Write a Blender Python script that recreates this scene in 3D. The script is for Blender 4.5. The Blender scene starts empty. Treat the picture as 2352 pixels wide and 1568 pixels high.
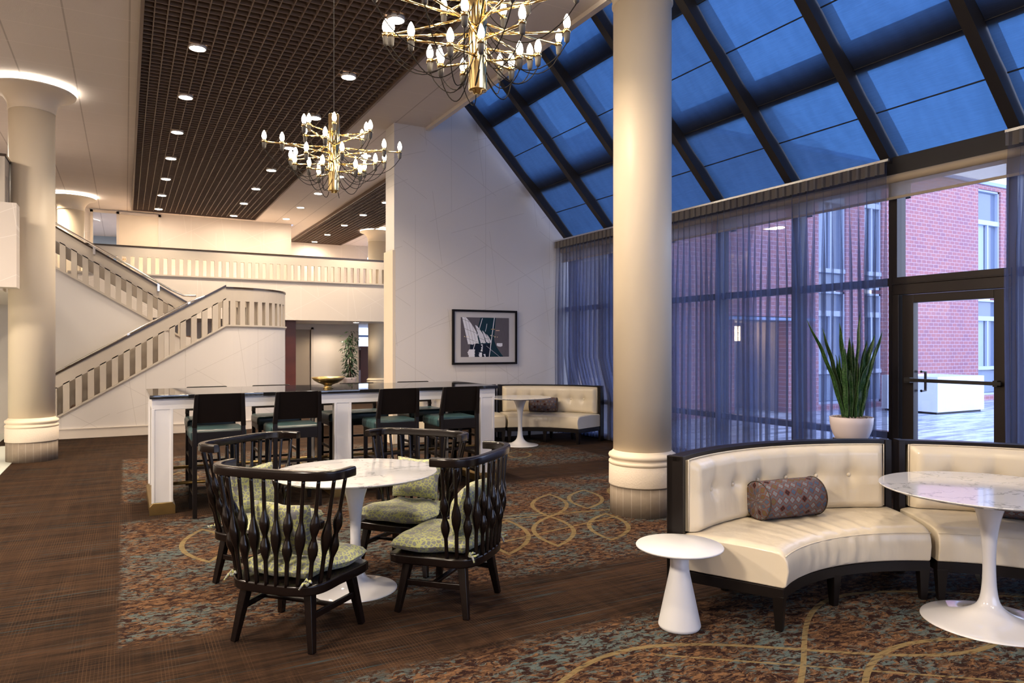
import bpy, bmesh, math, random
from math import sin, cos, pi, radians, hypot, atan2, sqrt
from mathutils import Vector, Matrix
random.seed(7)
S = bpy.context.scene
COL = S.collection

# ---------------------------------------------------------------- camera, world, exposure
cd = bpy.data.cameras.new('camera'); cam = bpy.data.objects.new('camera', cd); COL.objects.link(cam)
cam.location = (0, 0, 1.52)
cam.rotation_euler = (pi/2, 0, -radians(28.434))
cd.sensor_width = 36; cd.lens = 36*1640/2352
cd.shift_y = 11/2352
cd.clip_start = .05; cd.clip_end = 200
S.camera = cam
S.view_settings.view_transform = 'Standard'; S.view_settings.look = 'None'
S.view_settings.exposure = 2.0; S.view_settings.gamma = 1
S.view_settings.use_curve_mapping = False
S.cycles.max_bounces = 7; S.cycles.diffuse_bounces = 4; S.cycles.glossy_bounces = 3
S.cycles.transmission_bounces = 4; S.cycles.transparent_max_bounces = 14
S.cycles.sample_clamp_indirect = 4; S.cycles.use_denoising = True
S.cycles.caustics_reflective = False; S.cycles.caustics_refractive = False

w = bpy.data.worlds.new('dusk_sky'); S.world = w; w.use_nodes = True
wn = w.node_tree; bg = wn.nodes['Background']
tc = wn.nodes.new('ShaderNodeTexCoord'); sx = wn.nodes.new('ShaderNodeSeparateXYZ')
rp = wn.nodes.new('ShaderNodeValToRGB')
wn.links.new(tc.outputs['Generated'], sx.inputs[0]); wn.links.new(sx.outputs['Z'], rp.inputs[0])
rp.color_ramp.elements[0].position = 0.0; rp.color_ramp.elements[0].color = (.72, .80, 1, 1)
rp.color_ramp.elements[1].position = .75; rp.color_ramp.elements[1].color = (.42, .56, 1.0, 1)
wn.links.new(rp.outputs[0], bg.inputs[0]); bg.inputs[1].default_value = 1.15

# ---------------------------------------------------------------- node helper
class NT:
    def __init__(s, name):
        s.m = bpy.data.materials.new(name); s.m.use_nodes = True
        s.t = s.m.node_tree; s.t.nodes.clear()
        s.out = s.t.nodes.new('ShaderNodeOutputMaterial')
    def put(s, sock, v):
        if v is None: return
        if isinstance(v, bpy.types.NodeSocket): s.t.links.new(v, sock)
        else:
            if isinstance(v, (tuple, list)) and len(v) == 3 and sock.type == 'RGBA': v = (*v, 1)
            sock.default_value = v
    def n(s, typ, inp=None, out=0, **props):
        nd = s.t.nodes.new('ShaderNode'+typ)
        for k, v in props.items(): setattr(nd, k, v)
        for k, v in (inp or {}).items(): s.put(nd.inputs[k], v)
        return nd.outputs[out]
    def M(s, op, a, b=None, c=None, clamp=False):
        nd = s.t.nodes.new('ShaderNodeMath'); nd.operation = op; nd.use_clamp = clamp
        s.put(nd.inputs[0], a); s.put(nd.inputs[1], b); s.put(nd.inputs[2], c)
        return nd.outputs[0]
    def mix(s, f, a, b):
        nd = s.t.nodes.new('ShaderNodeMix'); nd.data_type = 'RGBA'
        s.put(nd.inputs[0], f); s.put(nd.inputs[6], a); s.put(nd.inputs[7], b)
        return nd.outputs[2]
    def pos(s): return s.n('NewGeometry', out='Position')
    def obj(s): return s.n('TexCoord', out='Object')
    def uv(s): return s.n('TexCoord', out='UV')
    def xyz(s, v):
        nd = s.t.nodes.new('ShaderNodeSeparateXYZ'); s.t.links.new(v, nd.inputs[0]); return nd.outputs
    def comb(s, x, y, z=0.0): return s.n('CombineXYZ', {0: x, 1: y, 2: z})
    def scale(s, v, sc, rot=(0, 0, 0), loc=(0, 0, 0)):
        return s.n('Mapping', {'Vector': v, 'Scale': sc, 'Rotation': rot, 'Location': loc})
    def noise(s, v, sc, det=2, rough=.5, out=0):
        return s.n('TexNoise', {'Vector': v, 'Scale': sc, 'Detail': det, 'Roughness': rough}, out=out)
    def smooth(s, v, lo, hi):
        nd = s.t.nodes.new('ShaderNodeMapRange'); nd.interpolation_type = 'SMOOTHSTEP'
        s.put(nd.inputs['Value'], v); s.put(nd.inputs['From Min'], lo); s.put(nd.inputs['From Max'], hi)
        return nd.outputs[0]
    def bump(s, h, strength=.3, dist=.01):
        return s.n('Bump', {'Height': h, 'Strength': strength, 'Distance': dist})
    def pbr(s, col, rough=.5, metal=0, normal=None, spec=.5, coat=0, **kw):
        inp = {'Base Color': col, 'Roughness': rough, 'Metallic': metal, 'Specular IOR Level': spec, 'Coat Weight': coat}
        if normal is not None: inp['Normal'] = normal
        inp.update(kw)
        return s.n('BsdfPrincipled', inp)
    def end(s, sh):
        s.t.links.new(sh, s.out.inputs['Surface']); return s.m

def basic(name, col, rough=.5, metal=0, var=.0, vs=6, bump=0, bs=60, bd=.002, spec=.5, coat=0, **kw):
    m = NT(name); c = col; nrm = None
    if var:
        n = m.noise(m.obj(), vs, 4)
        c = m.mix(n, tuple(x*(1-var) for x in col), tuple(min(1, x*(1+var)) for x in col))
    if bump: nrm = m.bump(m.noise(m.obj(), bs, 3), bump, bd)
    return m.end(m.pbr(c, rough, metal, nrm, spec, coat, **kw))

def emis(name, col, st):
    m = NT(name); return m.end(m.n('Emission', {'Color': (*col, 1), 'Strength': st}))

MAT = {}
def wall_mat(name, col, line, along='X', rough=.65):
    """wallpaper: long thin embossed lines crossing at odd angles"""
    m = NT(name); p = m.xyz(m.pos()); a = p[0] if along == 'X' else p[1]; z = p[2]
    tot = None
    for i, (ang, sp, wd, ln, ph) in enumerate([(0, .62, .004, 9, 0), (8, .93, .004, 1.9, .3), (58, .8, .004, 2.6, .6), (-63, .74, .004, 3.1, .1), (-72, 1.35, .004, 2.3, .8)]):
        c, s_ = cos(radians(ang)), sin(radians(ang))
        u = m.M('ADD', m.M('MULTIPLY', a, c/sp), m.M('MULTIPLY', z, s_/sp)); u = m.M('ADD', u, ph)
        v = m.M('ADD', m.M('MULTIPLY', a, -s_/ln), m.M('MULTIPLY', z, c/ln))
        fl = m.M('FLOOR', u); fr = m.M('ABSOLUTE', m.M('SUBTRACT', m.M('FRACT', u), .5))
        on = m.M('LESS_THAN', fr, wd/sp/2*1.6)
        gate = m.M('LESS_THAN', m.M('FRACT', m.M('ADD', v, m.M('MULTIPLY', fl, .37))), .62)
        on = m.M('MULTIPLY', on, gate)
        tot = on if tot is None else m.M('MAXIMUM', tot, on)
    nz = m.noise(m.pos(), 1.3, 2)
    base = m.mix(nz, tuple(x*.985 for x in col), tuple(min(1, x*1.015) for x in col))
    c = m.mix(m.M('MULTIPLY', tot, .8), base, line)
    fine = m.noise(m.pos(), 160, 2)
    return m.end(m.pbr(c, rough, 0, m.bump(fine, .12, .002), .3))

MAT['wall'] = wall_mat('wallpaper_cream', (.645, .605, .575), (.48, .44, .41))
MAT['wall_line'] = wall_mat('wallpaper_gold_line', (.67, .60, .53), (.80, .74, .68))
MAT['plain'] = basic('paint_cream', (.70, .64, .59), .6, var=.02)
MAT['warm'] = basic('paint_beige', (.68, .58, .46), .55, var=.03)
MAT['rail'] = basic('painted_balustrade', (.50, .44, .37), .5, var=.03)
MAT['trimw'] = basic('painted_trim', (.62, .55, .48), .45)
MAT['column'] = basic('column_plaster', (.74, .635, .48), .46, var=.02, vs=1.2)
MAT['stucco'] = basic('stucco', (.66, .57, .46), .8, bump=.5, bs=70, bd=.006)
m = NT('limestone_strips'); p = m.xyz(m.obj())
an = m.M('DIVIDE', m.M('ARCTAN2', p[1], p[0]), 2*pi/22); fr = m.M('ABSOLUTE', m.M('SUBTRACT', m.M('FRACT', an), .5))
cell = m.n('TexWhiteNoise', {'W': m.M('FLOOR', an)}, noise_dimensions='1D')
c = m.mix(cell, (.20, .16, .12), (.28, .225, .165)); c = m.mix(m.noise(m.obj(), 30, 4), c, (.20, .155, .115))
c = m.mix(m.M('GREATER_THAN', fr, .475), c, (.36, .31, .25)); MAT['stone'] = m.end(m.pbr(c, .75))
MAT['wood'] = basic('espresso_wood', (.0058, .0034, .0029), .20, var=.35, vs=9, spec=.4)
MAT['woodm'] = basic('espresso_wood_satin', (.0062, .0040, .0034), .40, var=.3, vs=9, spec=.22)
MAT['cap'] = basic('dark_handrail_wood', (.035, .02, .012), .22)
MAT['mahog'] = basic('mahogany_panel', (.11, .024, .014), .35, var=.4, vs=3)
MAT['steel'] = basic('brushed_steel', (.75, .72, .68), .22, 1)
MAT['brass'] = basic('polished_brass', (.83, .63, .30), .14, 1)
MAT['brassb'] = basic('aged_brass_plate', (.42, .29, .11), .32, 1, var=.25, vs=7)
MAT['lacq'] = basic('white_lacquer', (.64, .635, .65), .12, coat=.6)
MAT['whitem'] = basic('white_matte_metal', (.62, .62, .63), .38, bump=.1, bs=90, bd=.001)
MAT['whitep'] = basic('white_painted_wood', (.68, .67, .68), .35)
MAT['granite'] = basic('black_granite', (.012, .012, .014), .035, var=.5, vs=120, spec=.9)
MAT['mirror'] = basic('smoked_mirror', (.34, .33, .32), .03, 1)
MAT['alu'] = basic('bronze_aluminium', (.030, .022, .018), .30, .35)
MAT['alub'] = basic('blue_grey_frame', (.30, .38, .58), .5)
MAT['rafter'] = basic('dark_rafter', (.017, .013, .011), .55, var=.2, vs=4)
MAT['grille'] = basic('brown_grille', (.135, .086, .058), .5)
MAT['void'] = basic('plenum_dark', (.020, .012, .009), .9)
MAT['pot'] = basic('white_ceramic_pot', (.72, .62, .60), .35)
MAT['gravel'] = basic('gravel', (.34, .26, .22), .9, var=.6, vs=90, bump=1, bs=80, bd=.02)
MAT['bulb'] = emis('bulb_glow', (1, .84, .62), 11)
MAT['lamp'] = emis('downlight_lens', (1, .88, .72), 22)
MAT['cove'] = emis('cove_light', (1, .92, .80), 5)
MAT['socket'] = basic('bronze_socket', (.05, .043, .036), .5)
MAT['wire'] = basic('black_wire', (.012, .009, .007), .75, spec=.15)
MAT['planter'] = basic('white_planter', (.80, .82, .84), .6, var=.03)
MAT['vinyl'] = None

# cream vinyl
m = NT('cream_vinyl'); o = m.obj()
wv = m.noise(m.scale(o, (1, 1, .25)), 9, 3); fine = m.noise(o, 220, 2)
h = m.M('ADD', m.M('MULTIPLY', wv, 1), m.M('MULTIPLY', fine, .03))
MAT['vinyl'] = m.end(m.pbr(m.mix(m.noise(o, 3), (.59, .515, .385), (.65, .57, .435)), .30, 0, m.bump(h, .35, .02), .5, .15))
m = NT('teal_vinyl'); o = m.obj()
st = m.noise(m.scale(o, (1.5, 30, 5)), 1.6, 3)
MAT['teal'] = m.end(m.pbr(m.mix(m.smooth(st, .35, .65), (.007, .024, .030), (.040, .088, .092)), .33, 0, m.bump(m.noise(o, 120, 2), .1), .5))

# marble
m = NT('veined_marble'); o = m.obj()
d = m.noise(o, 2.2, 5, .6, out='Color')
v = m.n('VectorMath', {0: o, 1: m.n('VectorMath', {0: d, 'Scale': .55}, operation='SCALE')}, operation='ADD')
n1 = m.M('ABSOLUTE', m.M('SUBTRACT', m.noise(m.scale(v, (1.2, 2.6, 1), (0, 0, .6)), 3.2, 4), .5))
vein = m.M('SUBTRACT', 1, m.smooth(n1, 0, .034)); gate = m.smooth(m.noise(o, 5, 2), .34, .56)
vein = m.M('MULTIPLY', vein, gate)
c = m.mix(m.M('MULTIPLY', vein, .7), m.mix(m.noise(o, 6, 3), (.52, .53, .56), (.60, .60, .62)), (.22, .23, .25))
MAT['marble'] = m.end(m.pbr(c, .10, 0, None, .5, .3))

# cushion cloth: yellow-green lattice over grey
m = NT('lattice_cloth'); o = m.obj()
vo = m.n('TexVoronoi', {'Vector': o, 'Scale': 40, 'Randomness': .8}, feature='DISTANCE_TO_EDGE')
line = m.M('LESS_THAN', vo, .10)
v2 = m.n('TexVoronoi', {'Vector': o, 'Scale': 11.5, 'Randomness': .25}, feature='F1', distance='CHEBYCHEV')
blk = m.M('LESS_THAN', v2, .235)
c = m.mix(line, (.17, .18, .185), (.42, .44, .15)); c = m.mix(.12, c, (.50, .52, .33))
c = m.mix(m.M('MULTIPLY', blk, .92), c, (.19, .19, .205))
MAT['lattice'] = m.end(m.pbr(c, .6, 0, m.bump(m.noise(o, 24, 3), .35, .01), .35, 0, **{'Sheen Weight': .2}))

# bolster cloth: quatrefoils
m = NT('quatrefoil_cloth'); u = m.xyz(m.uv())
X = m.M('MULTIPLY', u[0], 9.6); Y = m.M('MULTIPLY', u[1], 9.6)
row = m.M('FLOOR', Y); X2 = m.M('ADD', X, m.M('MULTIPLY', m.M('MODULO', row, 2), .5))
lx = m.M('ABSOLUTE', m.M('SUBTRACT', m.M('FRACT', X2), .5)); ly = m.M('ABSOLUTE', m.M('SUBTRACT', m.M('FRACT', Y), .5))
d1 = m.M('SQRT', m.M('ADD', m.M('POWER', m.M('SUBTRACT', lx, .2), 2), m.M('POWER', ly, 2)))
d2 = m.M('SQRT', m.M('ADD', m.M('POWER', lx, 2), m.M('POWER', m.M('SUBTRACT', ly, .2), 2)))
dd = m.M('MINIMUM', d1, d2)
rnd = m.n('TexWhiteNoise', {'Vector': m.comb(m.M('FLOOR', X2), row)}, noise_dimensions='2D')
cr = m.t.nodes.new('ShaderNodeValToRGB'); cr.color_ramp.interpolation = 'CONSTANT'; m.t.links.new(rnd, cr.inputs[0])
el = cr.color_ramp.elements; el[0].color = (.15, .165, .18, 1); el[1].position = .3; el[1].color = (.055, .085, .13, 1)
for q, cc in ((.5, (.105, .08, .04, 1)), (.72, (.03, .012, .012, 1)), (.85, (.15, .16, .175, 1))):
    e = el.new(q); e.color = cc
c = m.mix(m.M('LESS_THAN', dd, .28), (.10, .094, .10), (.135, .045, .033)); c = m.mix(m.M('LESS_THAN', dd, .165), c, cr.outputs[0])
MAT['bolster'] = m.end(m.pbr(c, .8, 0, m.bump(m.noise(m.uv(), 300, 2), .3), .2))

# ---- carpet
m = NT('patterned_carpet'); P = m.pos(); q = m.xyz(P); x, y = q[0], q[1]
s1 = m.noise(m.scale(P, (1.5, 42, 1)), 1.0, 6, .72); s2 = m.noise(m.scale(P, (26, .8, 1)), 1.0, 3, .6)
s3 = m.noise(m.scale(P, (.5, 5, 1)), 1.0, 3)
st = m.M('ADD', m.M('MULTIPLY', s1, .64), m.M('MULTIPLY', s2, .11)); st = m.M('ADD', st, m.M('MULTIPLY', s3, .25))
base = m.mix(m.smooth(st, .36, .66), (.0078, .0046, .0036), (.056, .0285, .0145))
tl = m.M('MULTIPLY', m.smooth(m.noise(m.scale(P, (1.6, 46, 1), loc=(3, 5, 0)), 1.0, 4), .60, .68), .6)
base = m.mix(tl, base, (.030, .055, .062))
# weave: fine cross lines
gx = m.M('LESS_THAN', m.M('FRACT', m.M('MULTIPLY', x, 62)), .22); gy = m.M('LESS_THAN', m.M('FRACT', m.M('MULTIPLY', y, 62)), .28)
gx = m.M('MULTIPLY', gx, m.smooth(m.noise(m.scale(P, (9, 1, 1)), 1.0, 2), .4, .65))
base = m.mix(m.M('MULTIPLY', gx, .5), base, (.085, .047, .024)); base = m.mix(m.M('MULTIPLY', gy, .5), base, (.007, .0045, .0035))
def rect(x0, x1, y0, y1, e=.10):
    wob = m.M('MULTIPLY', m.M('SUBTRACT', m.noise(m.scale(P, (14, 40, 1)), 1.0, 3), .5), .28)
    xx = m.M('ADD', x, m.M('MULTIPLY', wob, .35)); yy = m.M('ADD', y, wob)
    a = m.M('MULTIPLY', m.smooth(xx, x0-.02, x0+.02), m.smooth(xx, x1+.04, x1-.04))
    b = m.M('MULTIPLY', m.smooth(yy, y0-e, y0+e), m.smooth(yy, y1+e, y1-e))
    return m.M('MULTIPLY', a, b)
ra, rb, rc = rect(-.03, 6.0, 4.12, 7.0), rect(-.03, 5.85, 7.85, 10.9), rect(-3, 9, -3, 3.2)
rug = m.M('MAXIMUM', m.M('MAXIMUM', ra, rb), rc)
dv = m.n('VectorMath', {0: P, 1: m.n('VectorMath', {0: m.noise(P, 14, 2, out='Color'), 'Scale': .09}, operation='SCALE')}, operation='ADD')
n1 = m.noise(m.scale(dv, (15, 27, 1)), 1.0, 6, .72); n2 = m.noise(m.scale(dv, (14, 40, 1), loc=(7, 2, 0)), 1.0, 5, .75)
n3 = m.noise(m.scale(P, (2.2, 3.5, 1), loc=(1, 8, 0)), 1.0, 3); n4 = m.noise(m.scale(dv, (18, 42, 1), loc=(3, 3, 0)), 1.0, 5, .72)
pc = m.mix(m.smooth(n2, .40, .62), (.040, .020, .0125), (.150, .078, .036))
pc = m.mix(m.M('MULTIPLY', m.smooth(m.M('ADD', m.M('MULTIPLY', n4, .6), m.M('MULTIPLY', n3, .4)), .50, .54), .85), pc, (.060, .092, .094))
pc = m.mix(m.smooth(n1, .50, .545), pc, (.016, .0065, .0058))
pc = m.mix(m.M('MULTIPLY', m.smooth(m.noise(m.scale(P, (20, 90, 1)), 1.0, 3), .60, .70), .5), pc, (.16, .12, .085))
# gold loops: crossing waves make chains of lens shapes
gold = None
for (yc, amp, k, ph, lo, hi) in ((2.45, .42, 1.9, .6, 1.2, 9), (1.75, .5, 1.7, 2.0, .6, 9)):
    sn = m.M('MULTIPLY', m.M('SINE', m.M('ADD', m.M('MULTIPLY', x, k), ph)), amp)
    for sg in (1, -1):
        dl = m.M('ABSOLUTE', m.M('SUBTRACT', m.M('SUBTRACT', y, yc), m.M('MULTIPLY', sn, sg)))
        g = m.M('LESS_THAN', dl, .017)
        g = m.M('MULTIPLY', g, m.M('MULTIPLY', m.M('GREATER_THAN', x, lo), m.M('LESS_THAN', x, hi)))
        gold = g if gold is None else m.M('MAXIMUM', gold, g)
for (a, b, c0, ylo, yhi) in ((.32, 1, 2.6, 2.0, 3.1), (-.55, 1, 5.2, 1.0, 3.1), (.8, 1, 4.6, .5, 3.1), (-.2, 1, 4.4, 4.4, 6.6), (.25, 1, 6.4, 4.4, 6.7), (.12, 1, 5.9, 4.4, 6.7)):
    dl = m.M('ABSOLUTE', m.M('SUBTRACT', m.M('ADD', m.M('MULTIPLY', x, a), m.M('MULTIPLY', y, b)), c0))
    g = m.M('MULTIPLY', m.M('LESS_THAN', dl, .011), m.M('MULTIPLY', m.M('GREATER_THAN', y, ylo), m.M('LESS_THAN', y, yhi)))
    g = m.M('MULTIPLY', g, m.M('GREATER_THAN', x, 2.3)); gold = m.M('MAXIMUM', gold, g)
for (xa, ya, xb, yb) in ((3.83, 6.27, 3.335, 5.45), (3.335, 5.45, 2.90, 4.62), (4.26, 6.28, 3.82, 5.56), (3.84, 5.30, 3.36, 4.56), (2.93, 5.50, 2.47, 4.61), (5.02, 9.09, 4.70, 8.46),
                         (.56, 6.44, .52, 5.45), (.56, 9.47, .58, 8.68), (2.5, 6.6, 2.0, 5.75), (1.4, 6.7, 1.0, 5.9), (4.75, 6.35, 4.4, 5.6), (2.0, 9.6, 1.6, 8.8)):
    L_ = hypot(xb-xa, yb-ya); ux, uy = (xb-xa)/L_, (yb-ya)/L_; cx_, cy_ = (xa+xb)/2, (ya+yb)/2
    px_, py_ = m.M('SUBTRACT', x, cx_), m.M('SUBTRACT', y, cy_)
    s_ = m.M('ADD', m.M('MULTIPLY', px_, ux), m.M('MULTIPLY', py_, uy)); t_ = m.M('ABSOLUTE', m.M('SUBTRACT', m.M('MULTIPLY', px_, uy), m.M('MULTIPLY', py_, ux)))
    q_ = m.M('SUBTRACT', 1, m.M('MULTIPLY', m.M('MULTIPLY', s_, s_), 4/L_/L_))
    g = m.M('MULTIPLY', m.M('LESS_THAN', m.M('ABSOLUTE', m.M('SUBTRACT', t_, m.M('MULTIPLY', q_, .165))), .019), m.M('GREATER_THAN', q_, -.1))
    gold = m.M('MAXIMUM', gold, g)
gold = m.M('MULTIPLY', gold, m.smooth(m.noise(m.scale(P, (16, 40, 1)), 1.0, 3), .26, .46))
pc = m.mix(m.M('MULTIPLY', gold, .85), pc, (.175, .128, .058))
c = m.mix(m.M('MULTIPLY', rug, m.smooth(m.noise(m.scale(P, (8, 60, 1)), 1.0, 3), .25, .5)), base, pc)
hh = m.noise(P, 260, 2)
MAT['carpet'] = m.end(m.pbr(c, .95, 0, m.bump(hh, .5, .006), .08))

# ceiling tile
def tile_mat(name, col, seam, ty=True):
    m = NT(name); q = m.xyz(m.pos())
    fx = m.M('ABSOLUTE', m.M('SUBTRACT', m.M('FRACT', m.M('DIVIDE', m.M('ADD', q[0], 30.5+.57), .61)), .5))
    fy = m.M('ABSOLUTE', m.M('SUBTRACT', m.M('FRACT', m.M('DIVIDE', m.M('ADD', q[1], 30.5-8.66), .61)), .5))
    lx = m.M('GREATER_THAN', fx, .5-.009/.61); ly = m.M('GREATER_THAN', fy, .5-.0035/.61)
    wx = m.M('MULTIPLY', lx, .75)
    c = m.mix(m.noise(m.pos(), 2.3, 2), tuple(v*.97 for v in col), col)
    c = m.mix(wx, c, seam); c = m.mix(m.M('MULTIPLY', ly, .7), c, tuple(min(1, v*1.25) for v in col))
    return m.end(m.pbr(c, .85, 0, m.bump(m.noise(m.pos(), 110, 3), .5, .004), .2))
MAT['tile'] = tile_mat('acoustic_tile', (.62, .545, .49), (.36, .30, .26))

# brick
m = NT('red_brick'); q = m.xyz(m.pos())
bk = m.t.nodes.new('ShaderNodeTexBrick')
m.put(bk.inputs['Vector'], m.comb(q[0], q[2])); m.put(bk.inputs['Scale'], 1.0)
bk.inputs['Brick Width'].default_value = .215; bk.inputs['Row Height'].default_value = .098
bk.inputs['Mortar Size'].default_value = .0065; bk.inputs['Bias'].default_value = -.2
bk.inputs['Color1'].default_value = (.44, .17, .165, 1); bk.inputs['Color2'].default_value = (.31, .145, .185, 1)
bk.inputs['Mortar'].default_value = (.60, .45, .50, 1)
MAT['brick'] = m.end(m.pbr(m.mix(.15, bk.outputs['Color'], m.mix(m.noise(m.pos(), 2, 3), (.30, .13, .14), (.48, .2, .17))), .85))
m = NT('patio_flagstone'); P = m.pos()
n1 = m.noise(m.scale(P, (1.0, 5, 1), (0, 0, -.5)), 1.3, 6, .65)
bk = m.t.nodes.new('ShaderNodeTexBrick'); m.put(bk.inputs['Vector'], P); bk.inputs['Scale'].default_value = 1
bk.inputs['Brick Width'].default_value = 1.2; bk.inputs['Row Height'].default_value = .9; bk.inputs['Mortar Size'].default_value = .012
for k in ('Color1', 'Color2'): bk.inputs[k].default_value = (1, 1, 1, 1)
bk.inputs['Mortar'].default_value = (.35, .4, .45, 1)
c = m.mix(m.smooth(n1, .38, .60), (.20, .24, .28), (.62, .66, .70))
c = m.n('Mix', {0: 1.0, 6: c, 7: bk.outputs['Color']}, out=2, data_type='RGBA', blend_type='MULTIPLY')
MAT['patio'] = m.end(m.pbr(c, .35))
MAT['floortile'] = basic('pale_floor_tile', (.62, .66, .60), .2)

# glass, fabrics
m = NT('window_glass'); fr = m.n('Fresnel', {'IOR': 1.45})
MAT['glass'] = m.end(m.n('MixShader', {0: m.M('MULTIPLY', fr, .8), 1: m.n('BsdfTransparent', {'Color': (.93, .95, 1, 1)}), 2: m.n('BsdfGlossy', {'Color': (1, 1, 1, 1), 'Roughness': .01})}))
def sheer(name, alpha, dcol, tcol, ys=500):
    m = NT(name)
    d = m.n('MixShader', {0: .55, 1: m.n('BsdfDiffuse', {'Color': (*dcol, 1)}), 2: m.n('BsdfTranslucent', {'Color': (*tcol, 1)})})
    return m.end(m.n('MixShader', {0: alpha, 1: m.n('BsdfTransparent', {'Color': (1, 1, 1, 1)}), 2: d}))
MAT['sheer'] = sheer('sheer_curtain', .46, (.115, .11, .12), (.24, .30, .50))
MAT['header'] = sheer('curtain_header', .96, (.34, .30, .26), (.12, .12, .13))
MAT['roller'] = sheer('roller_shade_mesh', .62, (.50, .42, .30), (.40, .36, .34))
m = NT('skylight_shade_cloth'); P = m.pos(); q = m.xyz(P)
wv = m.noise(m.scale(P, (120, 6, 120)), 1.0, 2); fold = m.noise(m.scale(P, (3, 10, 3)), 1.0, 2)
k = m.M('ADD', m.M('MULTIPLY', wv, .5), m.M('MULTIPLY', fold, .5))
tcl = m.mix(m.smooth(k, .3, .7), (.028, .062, .108), (.038, .080, .136))
tpc = m.mix(m.smooth(k, .3, .7), (.010, .030, .060), (.014, .040, .078))
MAT['shade'] = m.end(m.n('AddShader', {0: m.n('AddShader', {0: m.n('BsdfTranslucent', {'Color': tcl}), 1: m.n('BsdfTransparent', {'Color': tpc})}), 1: m.n('BsdfDiffuse', {'Color': (.022, .024, .032, 1)})}))
MAT['rod'] = basic('shade_rod', (.01, .012, .02), .6)

# leaves
m = NT('snake_leaf'); u = m.xyz(m.uv())
band = m.noise(m.comb(m.M('MULTIPLY', u[0], 2), m.M('MULTIPLY', u[1], 38)), 1.0, 4, .7)
c = m.mix(m.smooth(band, .46, .60), (.010, .045, .010), (.055, .13, .035))
ed = m.M('GREATER_THAN', m.M('ABSOLUTE', m.M('SUBTRACT', u[0], .5)), .44)
MAT['snake'] = m.end(m.pbr(m.mix(m.M('MULTIPLY', ed, .4), c, (.10, .16, .05)), .35))
MAT['ficus'] = basic('ficus_leaf', (.022, .060, .020), .35, var=.5, vs=8)
MAT['stem'] = basic('brown_stem', (.10, .05, .025), .7)

# framed photo: tall ship sails at night (generic), painted by shapes in the shader
def art_mat():
    m = NT('harbour_photo_print'); u = m.xyz(m.uv()); x, y = u[0], u[1]
    n = m.noise(m.comb(m.M('MULTIPLY', x, 90), m.M('MULTIPLY', y, 6)), 1.0, 3)
    c = m.mix(n, (.085, .075, .085), (.13, .115, .125))
    nn = m.M('MULTIPLY', m.M('SUBTRACT', m.noise(m.uv(), 14, 3), .5), .12)
    def AND(*a):
        r = a[0]
        for b in a[1:]: r = m.M('MULTIPLY', r, b)
        return r
    def lt(a, b): return m.M('LESS_THAN', a, b)
    def gt(a, b): return m.M('GREATER_THAN', a, b)
    def lin(a, b, c0): return m.M('ADD', m.M('ADD', m.M('MULTIPLY', x, a), m.M('MULTIPLY', y, b)), c0)
    # dark teal band widening downward
    L0 = m.M('ADD', .18, m.M('MULTIPLY', y, .222)); R0_ = m.M('ADD', m.M('ADD', .65, m.M('MULTIPLY', y, .07)), m.M('MULTIPLY', m.M('POWER', m.M('MAXIMUM', m.M('SUBTRACT', .47, y), 0.0), 1.5), .72))
    teal = AND(gt(x, L0), lt(x, R0_)); c = m.mix(teal, c, (.008, .030, .042))
    dark = AND(lt(m.M('ADD', y, nn), .33), lt(x, .60), gt(x, .19)); c = m.mix(dark, c, (.006, .010, .020))
    W = (.72, .72, .78)
    for (x0, yt, sl, wdt, a2, yb) in ((.021, 1.05, .178, .23, 8, .33), (.291, .805, .25, .105, 22, .35), (.435, .667, .30, .062, 50, .35), (.519, .578, .37, .035, 90, .36)):
        t = m.M('SUBTRACT', x, m.M('ADD', x0, m.M('MULTIPLY', m.M('SUBTRACT', min(yt, 1.0), y), sl)))
        seam = m.M('GREATER_THAN', m.M('FRACT', m.M('MULTIPLY', t, 4/wdt)), .09)
        top = m.M('SUBTRACT', yt, m.M('MULTIPLY', m.M('POWER', m.M('MAXIMUM', t, 0.0), 2), a2))
        hs = m.M('GREATER_THAN', m.M('FRACT', m.M('ADD', m.M('MULTIPLY', y, 4.2), m.M('MULTIPLY', t, 2.2))), .035)
        c = m.mix(AND(gt(t, 0), lt(t, wdt), lt(y, top), gt(m.M('ADD', y, nn), yb), seam, hs), c, W)
    for (x0, x1, ya, yb) in ((.15, .28, 0, .19), (.38, .43, 0, .11), (.477, .506, 0, .07), (.42, .443, .14, .32)):
        c = m.mix(AND(gt(m.M('ADD', x, nn), x0), lt(m.M('ADD', x, m.M('MULTIPLY', nn, .5)), x1), gt(y, ya), lt(y, yb)), c, W)
    for (a, c0, wd, lo, hi) in ((.108, .582, .007, 0, 1), (.237, .208, .006, .19, .98), (.17, .393, .004, .644, .844), (-1.0, .80, .003, 0, .28)):
        dl = m.M('ABSOLUTE', m.M('SUBTRACT', x, m.M('ADD', m.M('MULTIPLY', y, a), c0)))
        c = m.mix(AND(lt(dl, wd), gt(y, lo), lt(y, hi)), c, W)
    vo = m.n('TexVoronoi', {'Vector': m.comb(m.M('MULTIPLY', x, 20), m.M('MULTIPLY', y, 16)), 'Scale': 1.0}, feature='F1')
    lights = AND(lt(vo, .25), gt(y, .50), lt(y, .555)); c = m.mix(lights, c, (.85, .70, .42))
    c = m.mix(AND(gt(x, .74), lt(x, .86), gt(m.M('ADD', y, nn), .27), lt(y, .35)), c, W)
    c = m.mix(AND(gt(x, .62), lt(x, .70), gt(y, .695), lt(y, .715)), c, (.35, .25, .10)); c = m.mix(AND(gt(x, .72), lt(x, .80), gt(y, .665), lt(y, .685)), c, (.7, .45, .3))
    return m.end(m.pbr(c, .25))
MAT['art'] = art_mat()
MAT['mat'] = basic('grey_mat_board', (.50, .48, .48), .8)

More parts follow.
